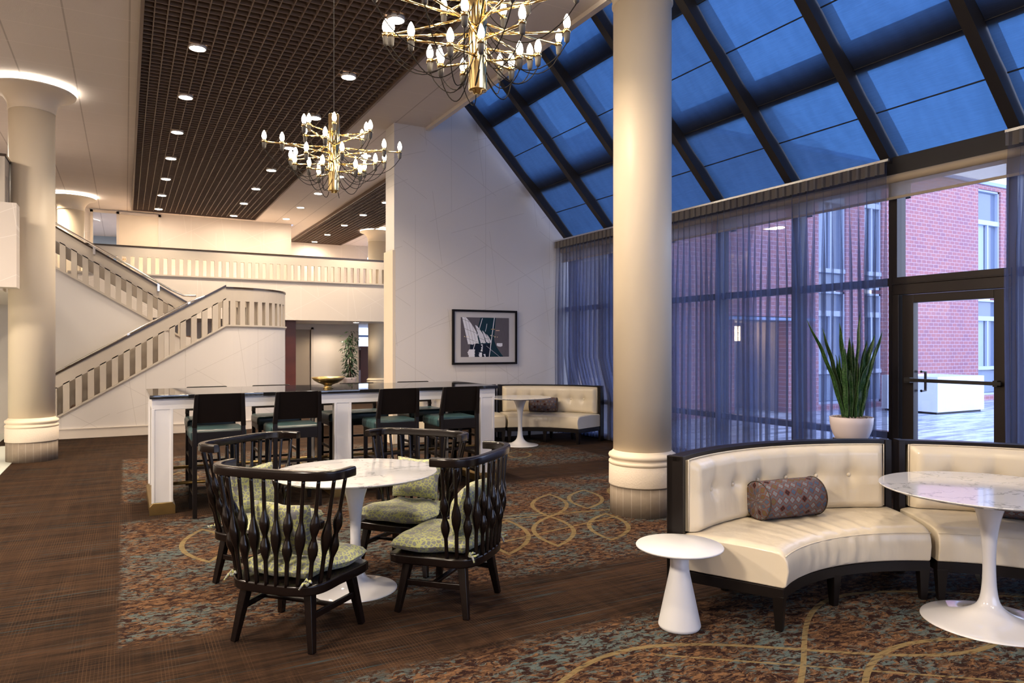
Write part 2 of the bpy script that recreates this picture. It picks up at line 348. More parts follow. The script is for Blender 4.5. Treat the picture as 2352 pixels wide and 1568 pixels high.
# ---------------------------------------------------------------- mesh helper
class MB:
    def __init__(s): s.v = []; s.f = []; s.uv = {}; s.mi = []
    def add(s, vs, fs, mi=0, uvs=None):
        b = len(s.v); s.v += [tuple(p) for p in vs]
        for k, f in enumerate(fs):
            if uvs is not None: s.uv[len(s.f)] = [uvs[i] for i in f]
            s.f.append([b+i for i in f]); s.mi.append(mi)
        return s
    def box(s, x0, y0, z0, x1, y1, z1, mi=0):
        v = [(x0, y0, z0), (x1, y0, z0), (x1, y1, z0), (x0, y1, z0), (x0, y0, z1), (x1, y0, z1), (x1, y1, z1), (x0, y1, z1)]
        return s.add(v, [(0, 3, 2, 1), (4, 5, 6, 7), (0, 1, 5, 4), (1, 2, 6, 5), (2, 3, 7, 6), (3, 0, 4, 7)], mi)
    def hexa(s, v, mi=0):
        return s.add(v, [(0, 3, 2, 1), (4, 5, 6, 7), (0, 1, 5, 4), (1, 2, 6, 5), (2, 3, 7, 6), (3, 0, 4, 7)], mi)
    def bar(s, p0, p1, wa, wb, wa1=None, wb1=None, up=(0, 0, 1)):
        """box beam from p0 to p1 with cross size wa (sideways) x wb; optional taper"""
        p0, p1 = Vector(p0), Vector(p1); d = (p1-p0).normalized(); u = Vector(up)
        if abs(d.dot(u)) > .98: u = Vector((0, 1, 0))
        a = d.cross(u).normalized(); b = a.cross(d).normalized()
        wa1 = wa if wa1 is None else wa1; wb1 = wb if wb1 is None else wb1
        v = []
        for p, A, B in ((p0, wa, wb), (p1, wa1, wb1)):
            for i, j in ((-1, -1), (1, -1), (1, 1), (-1, 1)): v.append(p+a*(i*A/2)+b*(j*B/2))
        return s.hexa(v)
    def lathe(s, prof, n=32, c=(0, 0, 0), mi=0, a0=0, a1=2*pi, cap=True):
        full = abs(a1-a0-2*pi) < 1e-6; N = n if full else n+1
        vs = []; 
        for r, z in prof:
            for i in range(N):
                a = a0+(a1-a0)*i/n; vs.append((c[0]+r*cos(a), c[1]+r*sin(a), c[2]+z))
        fs = []
        for j in range(len(prof)-1):
            for i in range(n if full else n):
                k = (i+1) % N if full else i+1
                fs.append((j*N+i, j*N+k, (j+1)*N+k, (j+1)*N+i))
        if cap and prof[0][0] > 1e-6 and full: fs.append(tuple(reversed(range(N))))
        if cap and prof[-1][0] > 1e-6 and full: fs.append(tuple((len(prof)-1)*N+i for i in range(N)))
        return s.add(vs, fs, mi)
    def tube(s, pts, r, n=8, cap=True):
        """round tube along pts; r number or list"""
        pts = [Vector(p) for p in pts]; R = r if isinstance(r, (list, tuple)) else [r]*len(pts)
        prev = None; vs = []
        for i, p in enumerate(pts):
            d = (pts[min(i+1, len(pts)-1)]-pts[max(i-1, 0)]).normalized()
            if prev is None:
                a = d.orthogonal().normalized()
            else: a = (prev-d*prev.dot(d)).normalized()
            prev = a; b = d.cross(a)
            for k in range(n):
                t = 2*pi*k/n; vs.append(p+(a*cos(t)+b*sin(t))*R[i])
        fs = [(i*n+k, i*n+(k+1) % n, (i+1)*n+(k+1) % n, (i+1)*n+k) for i in range(len(pts)-1) for k in range(n)]
        if cap: fs += [tuple(reversed(range(n))), tuple((len(pts)-1)*n+k for k in range(n))]
        return s.add(vs, fs)
    def sweep(s, pts, prof, up=(0, 0, 1), closed=False):
        """sweep a closed 2D profile (side, up) along pts"""
        pts = [Vector(p) for p in pts]; n = len(prof); vs = []
        for i, p in enumerate(pts):
            d = (pts[min(i+1, len(pts)-1)]-pts[max(i-1, 0)]); d.z = d.z; d.normalize()
            a = d.cross(Vector(up)).normalized(); b = a.cross(d).normalized()
            if abs(up[2]) == 1: b = Vector(up)
            for q in prof: vs.append(p+a*q[0]+b*q[1])
        fs = [(i*n+k, i*n+(k+1) % n, (i+1)*n+(k+1) % n, (i+1)*n+k) for i in range(len(pts)-1) for k in range(n)]
        fs += [tuple(reversed(range(n))), tuple((len(pts)-1)*n+k for k in range(n))]
        return s.add(vs, fs)
    def prism(s, poly, h0, h1, axis='Z', mi=0):
        n = len(poly)
        def P(a, b, h): return {'Z': (a, b, h), 'Y': (a, h, b), 'X': (h, a, b)}[axis]
        vs = [P(a, b, h0) for a, b in poly]+[P(a, b, h1) for a, b in poly]
        fs = [tuple(reversed(range(n))), tuple(range(n, 2*n))]+[(i, (i+1) % n, n+(i+1) % n, n+i) for i in range(n)]
        return s.add(vs, fs, mi)
    def grid(s, nu, nv, fn, uv=True):
        vs = [fn(i/nu, j/nv) for j in range(nv+1) for i in range(nu+1)]
        uvs = [(i/nu, j/nv) for j in range(nv+1) for i in range(nu+1)]
        fs = [(j*(nu+1)+i, j*(nu+1)+i+1, (j+1)*(nu+1)+i+1, (j+1)*(nu+1)+i) for j in range(nv) for i in range(nu)]
        return s.add(vs, fs, 0, uvs if uv else None)
    def build(s, name, mats, parent=None, smooth=False, bevel=0, seg=2, sub=0, fix=True, solid=0, loc=None):
        me = bpy.data.meshes.new(name); me.from_pydata(s.v, [], s.f)
        if s.uv:
            l = me.uv_layers.new(name='UVMap')
            for p in me.polygons:
                u = s.uv.get(p.index)
                if u:
                    for k, li in enumerate(p.loop_indices): l.data[li].uv = u[k]
        mats = mats if isinstance(mats, (list, tuple)) else [mats]
        for q in mats: me.materials.append(q)
        for p, i in zip(me.polygons, s.mi): p.material_index = i
        if fix:
            bm = bmesh.new(); bm.from_mesh(me); bmesh.ops.recalc_face_normals(bm, faces=bm.faces); bm.to_mesh(me); bm.free()
        if smooth: me.shade_smooth()
        o = bpy.data.objects.new(name, me); COL.objects.link(o)
        if parent: o.parent = parent
        if loc: o.location = loc
        if solid: md = o.modifiers.new('s', 'SOLIDIFY'); md.thickness = solid; md.offset = 0
        if bevel:
            md = o.modifiers.new('b', 'BEVEL'); md.width = bevel; md.segments = seg; md.limit_method = 'ANGLE'; md.angle_limit = radians(40)
            me.shade_smooth(); wn_ = o.modifiers.new('w', 'WEIGHTED_NORMAL'); wn_.keep_sharp = False
        if sub: md = o.modifiers.new('u', 'SUBSURF'); md.levels = sub; md.render_levels = sub
        return o

def thing(name, label, cat, loc=(0, 0, 0), rz=0, group=None):
    o = bpy.data.objects.new(name, None); COL.objects.link(o)
    o.location = loc; o.rotation_euler = (0, 0, rz); o.empty_display_size = .1
    return tag(o, label, cat, group)
def tag(o, label, cat, group=None):
    o['label'] = label; o['category'] = cat
    if group: o['group'] = group
    return o
def struct(o, label=None):
    o['kind'] = 'structure'
    if label: o['label'] = label
    return o
def dup(root, label=None, loc=None, rz=None, group=None):
    r = root.copy(); COL.objects.link(r)
    if loc is not None: r.location = loc
    if rz is not None: r.rotation_euler = (0, 0, rz)
    if label: r['label'] = label
    if group: r['group'] = group
    def rec(a, b):
        for ch in list(a.children):
            c = ch.copy(); COL.objects.link(c); c.parent = b; c.matrix_parent_inverse = ch.matrix_parent_inverse.copy(); rec(ch, c)
    rec(root, r); return r
B = lambda *a: MB().box(*a)
def lamp(name, typ, energy, color, loc, parent=None, **kw):
    l = bpy.data.lights.new(name, typ); l.energy = energy; l.color = color
    for k, v in kw.items(): setattr(l, k, v)
    o = bpy.data.objects.new(name, l); COL.objects.link(o); o.location = loc
    if parent: o.parent = parent
    return o
WARM = (1, .80, .58)
ORD = ['nearest', 'second', 'third', 'fourth', 'fifth', 'sixth', 'seventh', 'eighth', 'ninth', 'tenth', 'eleventh']

# ================================================================ THE SETTING
CZ = 5.0
struct(B(-8, -5, -.12, 6.9, 26, 0).build('floor', MAT['carpet']), 'patterned brown hotel carpet')
struct(B(-8, 9.2, 0.0, -1.30, 13.2, .006).build('floor', MAT['floortile']), 'pale tile floor by the left column')
struct(B(-8, 13.2, 0.0, -1.75, 17, .006).build('floor', MAT['floortile']), 'pale tile floor at far left')
struct(B(6.98, -12, -.14, 45, 11.5, -.02).build('floor', MAT['patio']), 'frosted flagstone patio')
# ceilings (tiles) around the two dark grilles
cl = MB()
cl.box(-8, -5, CZ, .14, 20.3, CZ+.08).box(-8, 20.3, CZ, 4.24, 20.95, CZ+.08)
cl.box(3.10, -5, CZ, 4.24, 20.3, CZ+.08).box(4.24, 10.85, CZ, 4.75, 24.5, CZ+.08).box(6.40, 10.85, CZ, 9, 24.5, CZ+.08)
cl.box(4.75, 23.95, CZ, 6.40, 24.5, CZ+.08)
struct(cl.build('ceiling', MAT['tile']), 'white acoustic tile ceiling')
pl = MB()
for (x0, x1, y0, y1) in ((.14, 3.10, -5, 20.3), (4.75, 6.40, 11.0, 23.95)):
    pl.box(x0-.1, y0-.1, CZ+.42, x1+.1, y1+.1, CZ+.5)
    pl.box(x0-.06, y0, CZ+.08, x0, y1, CZ+.42).box(x1, y0, CZ+.08, x1+.06, y1, CZ+.42).box(x0, y1, CZ+.08, x1, y1+.06, CZ+.42)
struct(pl.build('ceiling', MAT['void']), 'dark plenum above the grille')
def grille(x0, x1, y0, y1, step=.122):
    g = MB(); t = .011; z0, z1 = CZ-.045, CZ+.02
    n = round((x1-x0)/step)
    for i in range(1, n): g.box(x0+i*(x1-x0)/n-t/2, y0, z0, x0+i*(x1-x0)/n+t/2, y1, z1)
    k = int((y1-y0)/step)
    for i in range(1, k): yy = y1-i*step; g.box(x0, yy-t/2, z0+.004, x1, yy+t/2, z1)
    g.box(x0-.005, y0, CZ-.075, x0+.028, y1, CZ+.03).box(x1-.028, y0, CZ-.075, x1+.005, y1, CZ+.03).box(x0, y1-.028, CZ-.075, x1, y1+.005, CZ+.03)
    return g
struct(grille(.14, 3.10, -5, 20.3).build('ceiling', MAT['grille']), 'dark brown open-cell ceiling grille')
struct(grille(4.75, 6.40, 11.0, 23.95).build('ceiling', MAT['grille']), 'second dark brown open-cell ceiling grille')
# soffit edge along the skylight
struct(B(4.20, -5, CZ-.05, 4.27, 10.64, CZ+.08).build('trim_1', MAT['trimw']), 'white edge trim of the ceiling')
struct(B(4.20, -5, CZ+.08, 4.25, 10.64, 6.35).build('wall_soffit', MAT['plain']))
# walls
struct(MB().prism([(3.68, 0), (7.02, 0), (7.02, 3.45), (4.2, 6.42), (3.68, 6.42)], 10.65, 11.06, 'Y').build('wall_right', MAT['wall']), 'white papered wall with the framed picture')
struct(B(3.655, 10.648, 0, 3.70, 11.08, 3.02).build('trim_2', MAT['warm']), 'corner guard at the wall end')
struct(B(3.9, 10.63, 0, 6.85, 10.65, .15).build('baseboard_right', MAT['trimw']))
struct(B(-8.1, -5.1, 0, -8, 26, 5.1).build('wall_left', MAT['plain']))
struct(MB().box(-8, -5.1, 0, .6, -5, 6.4).box(.6, -5.1, 0, 7, -5, .35).box(.6, -5.1, 4.2, 7, -5, 6.4).build('wall_front', MAT['plain']))
fwn = bpy.data.objects.new('window_5', None); COL.objects.link(fwn); struct(fwn, 'window wall behind the camera')
for xx in range(2, 8, 2): B(xx+.46, -5.08, .35, xx+.54, -5.0, 4.2).build('mullion', MAT['alu'], fwn)
MB().box(.6, -5.08, 2.2, 7, -5, 2.3).build('transom', MAT['alu'], fwn)
B(.6, -5.06, .35, 7, -5.055, 4.2).build('pane', MAT['glass'], fwn)
# upper level
up = MB()
up.box(-8, 20.9, 2.75, -.72, 21.05, 5).box(-.16, 20.9, 2.75, 4.16, 21.05, 5).box(-.72, 20.9, 2.75, -.16, 21.05, 3.2).box(-.72, 20.9, 4.94, -.16, 21.05, 5)
up.box(4.06, 21.05, 2.75, 4.16, 24.3, 5)
struct(up.build('wall_back', MAT['wall_line']), 'upper level wall')
struct(MB().box(4.16, 24.3, 2.2, 7.42, 24.45, 5).box(7.42, 24.3, 2.2, 9, 24.45, 3.5).box(7.42, 24.3, 4.62, 9, 24.45, 5).build('wall_back', MAT['wall_line']), 'recessed upper wall')
struct(MB().box(-.78, 20.86, 3.1, -.72, 20.93, 4.97).box(-.16, 20.86, 3.1, -.10, 20.93, 4.97).box(-.78, 20.86, 4.91, -.10, 20.93, 4.97).build('trim_3', MAT['warm']), 'frame round the upper interior window')
up = MB().box(-8, 21.05, 2.75, 3.9, 21.1, 2.8); 
struct(B(-6, 26, 2.75, 4, 26.1, 5).build('wall_back', basic('blue_grey_room', (.34, .42, .48), .8)), 'room wall seen through the upper interior window')
struct(B(-6, 21.05, CZ, 4, 26, CZ+.08).build('ceiling', MAT['tile']))
gl = B(-.72, 20.96, 3.1, -.16, 20.965, 4.94).build('window_3', MAT['glass']); struct(gl, 'glazed opening into the upper room')
dr = thing('door_2', 'beige door on the upper level', 'door', (.3, 20.9, 2.75)); del dr['category']; struct(dr)
B(-.44, -.035, 0, .46, 0, 2.15).build('door_leaf', MAT['warm'], dr)
MB().box(-.50, -.06, 0, -.44, .0, 2.21).box(.46, -.06, 0, .52, .0, 2.21).box(-.5, -.06, 2.15, .52, .0, 2.21).build('door_frame', MAT['trimw'], dr)
MB().tube([(-.36, -.05, 1.0), (-.36, -.09, 1.0), (-.24, -.09, 1.0)], .012).build('door_handle', MAT['brass'], dr, True)
# slab and balcony front
struct(B(-1.1, 19.2, 2.2, 9, 26, 2.75).build('floor', MAT['plain']), 'upper floor slab')
struct(B(-1.1, 19.0, 2.2, 9, 19.22, 3.20).build('wall_balcony', MAT['wall_line']), 'papered balcony front')
struct(MB().box(-1.15, 18.965, 3.20, 9, 19.24, 3.235).box(-1.15, 18.98, 3.17, 9, 19.0, 3.20).build('trim_4', MAT['rail']), 'moulding at the foot of the balcony railing')
struct(B(-4.5, 10.55, 2.24, -1.17, 10.85, 3.27).build('wall_balcony', MAT['wall_line']), 'end of the left balcony front beside the column')
struct(B(-4.5, 10.85, 2.24, -1.40, 16.3, 2.75).build('floor', MAT['plain']), 'left upper floor slab')
# lower back wall with door
lw = MB().box(-.9, 22, 0, 4.16, 22.15, 2.2).box(4.96, 22, 0, 6.38, 22.15, 2.2).box(4.16, 22, 2.03, 4.96, 22.15, 2.2)
struct(lw.build('wall_back', MAT['plain']), 'lower back wall under the balcony')
struct(MB().box(6.38, 22, 0, 6.44, 22.3, 2.2).box(5.03, 21.98, 0, 6.38, 22, .12).build('baseboard_back', MAT['trimw']))
d3 = bpy.data.objects.new('door_3', None); COL.objects.link(d3); d3.location = (4.56, 22, 0); struct(d3, 'taupe door under the balcony')
B(-.40, .03, 0, .40, .08, 2.03).build('door_leaf', basic('taupe_door', (.36, .29, .22), .5), d3)
MB().box(-.47, -.03, 0, -.40, .05, 2.10).box(.40, -.03, 0, .47, .05, 2.10).box(-.47, -.03, 2.03, .47, .05, 2.10).build('door_frame', MAT['trimw'], d3)
struct(MB().box(2.2, 16.9, 0, 2.4, 19, .01).box(3.72, 19.4, 0, 3.98, 19.75, 2.2).build('trim_5', MAT['mahog']), 'dark red wooden pier under the balcony')
# far window behind the hutch
fw = bpy.data.objects.new('window_2', None); COL.objects.link(fw); fw.location = (7.4, 25, 0); struct(fw, 'far window with blue curtains')
MB().box(-1.2, 0, 0, -1.1, .08, 2.2).box(-.45, 0, 0, -.38, .08, 2.2).box(.6, 0, 0, .7, .08, 2.2).box(-1.2, 0, 1.85, .7, .08, 1.92).box(-1.2, 0, 1.2, .7, .08, 1.25).box(-1.2, 0, 0, .7, .08, .3).build('window_frame', MAT['alub'], fw)
B(-1.1, .03, .3, .6, .035, 2.2).build('pane', MAT['glass'], fw)
struct(MB().box(4.1, 25.9, 0, 6.2, 26, 2.2).box(8.1, 25, 0, 9, 25.1, 2.2).build('wall_back', MAT['plain']), 'wall pieces beside the far window')
# far left, behind the column
struct(MB().box(-8, 17, 2.05, -1.72, 17.1, 2.75).box(-8, 17, 0, -2.75, 17.1, 2.1).build('wall_far', MAT['plain']))
struct(B(-2.75, 16.96, 2.05, -1.72, 17.0, 2.14).build('trim_6', MAT['alu']))
d4 = bpy.data.objects.new('door_4', None); COL.objects.link(d4); d4.location = (-2.2, 17, 0); struct(d4, 'glazed door at far left')
MB().box(-.5, 0, 0, -.42, .06, 2.05).box(.40, 0, 0, .48, .06, 2.05).box(-.06, 0, 0, 0, .06, 2.05).build('door_frame', MAT['trimw'], d4)
B(-.42, .02, 0, .40, .03, 2.05).build('pane', basic('frosted_glass', (.55, .62, .58), .2), d4)

# ---------------------------------------------------------------- skylight
def RZ(x, off=0): return 3.36+1.05*(6.7-x)+off*1.45
RY = [4.55+1.18*i for i in range(-8, 6)]
sk = bpy.data.objects.new('window_4', None); COL.objects.link(sk); struct(sk, 'sloping skylight with dark rafters')
for y in RY:
    MB().prism([(7.02, RZ(7.02)), (4.24, RZ(4.24)), (4.24, RZ(4.24, .30)), (7.02, RZ(7.02, .30))], y-.10, y, 'Y').build('rafter', MAT['rafter'], sk)
for x in (4.33, 5.22, 6.14):
    MB().prism([(x+.06, RZ(x+.06, .17)), (x-.06, RZ(x-.06, .17)), (x-.06, RZ(x-.06, .29)), (x+.06, RZ(x+.06, .29))], -5, 10.6, 'Y').build('purlin', MAT['rafter'], sk)
MB().prism([(7.02, RZ(7.02, .30)), (4.1, RZ(4.1, .30)), (4.1, RZ(4.1, .306)), (7.02, RZ(7.02, .306))], -5, 10.65, 'Y').build('glazing', MAT['glass'], sk)
MB().box(6.72, -5, 3.22, 7.0, 10.64, 3.40).build('eave_beam', MAT['rafter'], sk)
for i, y in enumerate(RY[:-1]):
    y0, y1 = y+.006, y+1.18-.106
    rods = [4.30, 4.75, 5.24, 5.65, 6.12, 6.46, 6.98]
    bays = []
    def fn(u, v, y0=y0, y1=y1, i=i):
        x = 6.98-(6.98-4.26)*v
        sag = 0
        for a, b in zip(rods[:-1], rods[1:]):
            if a <= x <= b: sag = sin(pi*(x-a)/(b-a))
        off = .135-.028*sag*(1-.5*abs(2*u-1))+.004*sin(u*9+x*7+i)
        return (x, y0+(y1-y0)*u, RZ(x, off))
    n_from = len(RY)-2-i
    lb = 'blue fabric skylight shade, bay %s' % (
        ['against the papered end wall', 'second from the papered end wall', 'third from the papered end wall', 'fourth from the papered end wall, behind the round column',
         'between the round column and the curtain corner', 'above the plant, where the curtain ends', 'above the glass door', 'in the top corner over the door curtain',
         'just outside the picture over the table', 'beside the camera', 'a little behind the camera', 'well behind the camera', 'last before the front wall'][n_from])
    sh = thing('skylight_shade', lb, 'shade', (0, 0, 0), 0, 'fabric shades under the skylight')
    MB().grid(6, 40, fn).build('cloth', MAT['shade'], sh, True)
    for x in rods[1:-1]:
        MB().tube([(x, y0, RZ(x, .128)), (x, y1, RZ(x, .128))], .0075, 6).build('rod', MAT['rod'], sh)

# ---------------------------------------------------------------- window wall (X = 6.85)
WX = 6.85
wnd = bpy.data.objects.new('window_1', None); COL.objects.link(wnd); struct(wnd, 'dark framed window wall to the patio')
ms = [10.45, 9.27, 8.09, 6.91, 5.70, 4.50, 3.40, 2.2, 1.0, -.2, -1.4, -2.6, -3.8]
for y in ms: B(WX-.05, y-.045, 0, WX+.09, y+.045, 3.24).build('mullion', MAT['alu'], wnd)
def rails(z0, z1, nm):
    q = MB(); q.box(WX-.03, 4.54, z0, WX+.07, 10.64, z1); q.box(WX-.03, -5, z0, WX+.07, 3.36, z1); q.build(nm, MAT['alu'], wnd)
rails(2.13, 2.21, 'transom'); rails(.58, .65, 'low_rail'); rails(0, .09, 'sill')
B(WX-.05, -5, 3.16, WX+.10, 10.64, 3.24).build('head', MAT['alu'], wnd)
for a, b in zip(ms[1:], ms[:-1]):
    if abs(a-3.40) < .01: B(WX+.02, a, 2.2, WX+.026, b, 3.2).build('pane', MAT['glass'], wnd); continue
    B(WX+.02, a, .05, WX+.026, b, 3.2).build('pane', MAT['glass'], wnd)
dr = bpy.data.objects.new('door_1', None); COL.objects.link(dr); dr.location = (WX, 0, 0); struct(dr, 'dark framed glass patio door')
MB().box(-.06, 3.40, 2.035, .09, 4.50, 2.21).box(-.065, 4.43, 0, .09, 4.50, 2.035).box(-.065, 3.40, 0, .09, 3.45, 2.035).box(-.075, 3.40, 2.135, -.06, 4.5, 2.15).build('door_frame', MAT['alu'], dr, bevel=.004)
MB().box(-.03, 4.30, 0, .05, 4.415, 2.03).box(-.03, 3.46, 0, .05, 3.56, 2.03).box(-.03, 3.56, 1.95, .05, 4.30, 2.03).box(-.03, 3.56, 0, .05, 4.30, .16).build('door_leaf', MAT['alu'], dr, bevel=.004)
B(.008, 3.55, .15, .014, 4.31, 1.96).build('pane', MAT['glass'], dr)
MB().box(-.095, 3.47, 1.172, -.065, 4.36, 1.205).box(-.09, 3.50, 1.16, -.02, 3.54, 1.215).box(-.09, 4.30, 1.16, -.02, 4.36, 1.215).build('push_bar', MAT['rafter'], dr, bevel=.003)
MB().tube([(.05, 4.27, 1.27), (.12, 4.27, 1.27), (.12, 4.27, 1.08), (.05, 4.27, 1.08)], .013).build('pull_handle', MAT['alu'], dr)

# roller shade under the eave
rs = thing('roller_shade', 'beige mesh roller shade pulled down a little over the patio windows', 'blind', (6.74, 0, 3.19))
MB().tube([(0, -4.9, 0), (0, 10.6, 0)], .043, 14).build('roller_tube', basic('beige_roller', (.50, .40, .27), .6), rs, True)
B(-.003, -4.9, -.19, .001, 10.6, 0).build('mesh_cloth', MAT['roller'], rs)
B(-.010, -4.9, -.205, .010, 10.6, -.18).build('hem_bar', basic('beige_hem', (.42, .33, .22), .5), rs)

# sheer curtains
def curtain(y0, y1, label, X=6.60, z1=3.335, z0=.03):
    t = thing('sheer_curtain', label, 'curtain', (X, (y0+y1)/2, 0)); L = y1-y0; n = round(L/.104)
    rnd = random.Random(int(y0*100)); ph = [rnd.uniform(.45, 1.25) for _ in range(n+2)]; sh = [rnd.uniform(-.35, .35) for _ in range(n+2)]
    seg = 12
    def fn(u, v):
        k = u*n; i = min(int(k), n); fr = k-i
        amp = ph[i]*(1-fr)+ph[min(i+1, n+1)]*fr; s0 = sh[i]*(1-fr)+sh[min(i+1, n+1)]*fr
        a = 2*pi*(k+s0*min(1, v*1.6)*.9)
        g = .024+.030*amp*min(1, v*2.2)
        yy = y0+L*u; push = .17*max(0, min(1, (v-.62)*6))*max(0, min(1, (yy-8.5)*3))*max(0, min(1, (10.35-yy)*4)) if X > 6.5 else 0
        return (g*sin(a)*(1-push*3.6)+push, -L/2+L*u+.040*amp*min(1, v*3)*sin(2*a+.6)+.03*min(1, v*3)*sin(k*.9+v*1.2), z1-(z1-z0)*v)
    MB().grid(n*seg, 10, fn).build('curtain_cloth', MAT['sheer'], t, True)
    hd = MB()
    def fh(u, v):
        k = u*n; a = 2*pi*k; p = max(0, cos(a))**6
        return (-.012-.030*p+.004*sin(a), -L/2+L*u, z1-.115*v)
    hd.grid(n*seg, 3, fh).build('header_tape', MAT['header'], t, True)
    MB().box(-.012, -L/2-.02, z1+.004, .012, L/2+.02, z1+.028).build('curtain_rail', MAT['steel'], t)
    return t
curtain(4.43, 10.56, 'long charcoal sheer curtain along the window wall behind the plant and column')
curtain(.9, 3.33, 'charcoal sheer curtain on the door side, cut by the picture edge')
curtain(-4.5, .2, 'charcoal sheer curtain behind the camera')
fc = thing('sheer_curtain', 'blue sheer curtain at the far window under the balcony', 'curtain', (7.0, 24.9, 0))
MB().grid(90, 2, lambda u, v: (-.75+1.9*u, .03*sin(u*90), 2.18-2.1*v)).build('curtain_cloth', sheer('sheer_blue', .3, (.2, .24, .3), (.3, .4, .6)), fc, True)

# ---------------------------------------------------------------- outside
bb = thing('brick_building', 'red brick building across the patio', 'building', (0, 11.5, 0))
b = MB(); H = 6.12
b.box(8.7, 0, -.1, 11.8, .3, H).box(11.8, 0, 2.10, 13.5, .3, H).box(13.5, 0, -.1, 14.55, .3, H).box(15.55, 0, -.1, 16.25, .3, H).box(16.95, 0, -.1, 21.25, .3, H).box(22.4, 0, -.1, 30, .3, H)
for a, c2 in ((14.55, 15.55), (16.25, 16.95), (21.25, 22.4)): b.box(a, 0, -.1, c2, .3, .12).box(a, 0, 6.0, c2, .3, H)
b.box(8.7, .3, -.1, 9.0, 12, H)
b.build('brick_wall', MAT['brick'], bb)
b = MB().box(8.6, -.06, H, 30, .36, H+.10); b.build('coping', MAT['alub'], bb)
MB().box(11.3, -.35, 2.10, 14.0, .0, 2.16).build('canopy', MAT['alub'], bb)
B(11.8, 1.4, -.1, 13.5, 1.5, 2.1).build('porch_wall', basic('porch_panel', (.20, .17, .18), .6), bb)
MB().box(13.5, .3, -.1, 13.6, 1.5, 2.1).box(11.7, .3, -.1, 11.8, 1.5, 2.1).build('porch_side', basic('porch_cladding', (.34, .28, .26), .6), bb)
B(11.7, .0, 2.1, 13.6, 1.5, 2.2).build('porch_ceiling', basic('porch_soffit', (.3, .3, .32), .7), bb)
MB().box(12.05, 1.33, 0, 12.10, 1.4, 2.05).box(12.6, 1.33, 0, 12.65, 1.4, 2.05).box(13.15, 1.33, 0, 13.2, 1.4, 2.05).box(12.05, 1.33, 1.0, 13.2, 1.4, 1.04).build('porch_door', MAT['alub'], bb)
pw = basic('window_bluegrey', (.16, .20, .28), .12); wf = basic('pale_window_frame', (.50, .56, .66), .5); cw = basic('window_drape', (.42, .48, .58), .6)
for (x0, x1) in ((14.55, 15.55), (16.25, 16.95), (21.25, 22.4)):
    for (za, zb, zc) in ((.12, 1.30, 2.85), (2.95, 3.75, 6.0)):
        f = MB(); xm = (x0+x1)/2; zt = zc-(.55 if za < 1 else .95)
        f.box(x0, .05, za, x0+.06, .14, zc).box(x1-.06, .05, za, x1, .14, zc).box(x0, .05, za, x1, .14, za+.06).box(x0, .05, zc-.05, x1, .14, zc)
        f.box(x0, .04, zt-.05, x1, .14, zt+.08).box(xm-.03, .05, zb-.35, xm+.03, .12, zt).box(x0, .02, zb-.45, x1, .14, zb-.35)
        fo = f.build('window', wf, bb)
        B(x0+.03, .14, za, x1-.03, .16, zc).build('pane', pw, fo)
        B(x0+.06, .12, za+.08, x1-.06, .14, zb-.48).build('vent_grille', basic('vent_grey', (.25, .30, .38), .5), fo)
        B(x0+.06, .125, zb-.35, xm-.08, .14, zt-.05).build('drape', cw, fo)
o = MB().tube([(12.95, 12.55, 2.0), (12.95, 12.55, 1.65)], .07, 10).build('porch_lamp', emis('porch_glow', (1, .72, .42), 9), None, True)
tag(o, 'glowing porch lamp in the brick doorway seen through the sheer curtain', 'lamp')
MB().box(8.62, .25, -.1, 8.72, 12, H).build('grey_side_wall', basic('grey_render', (.52, .60, .78), .8), bb)
MB().box(8.50, .6, .70, 8.64, 5, .86).build('ledge', MAT['planter'], bb)
struct(B(6.98, 11.5, -.14, 45, 30, -.02).build('floor', MAT['patio']), 'patio ground beyond the brick wing')
pt = MB(); x0, y0, L, Wd, hh = 16.04, 9.55, 1.85, 1.35, .83
pt.box(x0, y0, .03, x0+L, y0+.07, hh).box(x0, y0+Wd-.07, .03, x0+L, y0+Wd, hh).box(x0, y0+.07, .03, x0+.07, y0+Wd-.07, hh).box(x0+L-.07, y0+.07, .03, x0+L, y0+Wd-.07, hh).box(x0+.07, y0+.07, .03, x0+L-.07, y0+Wd-.07, hh-.15)
po = pt.build('patio_planter', MAT['planter']); tag(po, 'large white rectangular planter standing on the patio outside the door', 'planter')
B(x0+.05, y0+.05, -.02, x0+L-.05, y0+Wd-.05, .03).build('plinth', MAT['rafter'], po)

# ---------------------------------------------------------------- round columns
def column(x, y, label):
    t = thing('round_column', label, 'column', (x, y, 0)); r = .265
    MB().lathe([(.295, 0), (.295, .26)], 44).build('stone_plinth', MAT['stone'], t, True)
    MB().lathe([(.20, .255), (.304, .26), (.306, .27), (.304, .44), (.292, .45)], 48).build('stucco_band', MAT['stucco'], t, True)
    MB().lathe([(.26, .44), (.30, .447), (.308, .462), (.305, .478), (.290, .486), (.290, .50), (.305, .508), (.309, .525), (.303, .542), (.283, .552), (.272, .565), (r, .575)], 48).build('base_moulding', MAT['column'], t, True)
    MB().lathe([(r, .56), (r, 4.66)], 48).build('shaft', MAT['column'], t, True)
    MB().lathe([(r, 4.64), (.278, 4.645), (.278, 4.66), (.272, 4.68), (.276, 4.72), (.295, 4.77), (.33, 4.82), (.38, 4.865), (.44, 4.895), (.505, 4.91), (.512, 4.925), (.50, 4.935), (.2, 4.935)], 64).build('capital', MAT['column'], t, True)
    MB().lathe([(.20, 4.93), (.20, 5.0)], 32).build('neck', MAT['column'], t, True)
    MB().lathe([(.47, 4.937), (.498, 4.937), (.498, 4.957), (.47, 4.957), (.47, 4.937)], 64, cap=False).build('cove_light', MAT['cove'], t, True)
    return t
column(-1.10, 11.48, 'stout cream column nearest the staircase foot, with glowing capital')
column(-1.10, 19.3, 'upper part of a cream column where the balcony railing begins')
column(4.185, 5.21, 'tall cream column rising between the armless sofas and the skylight')
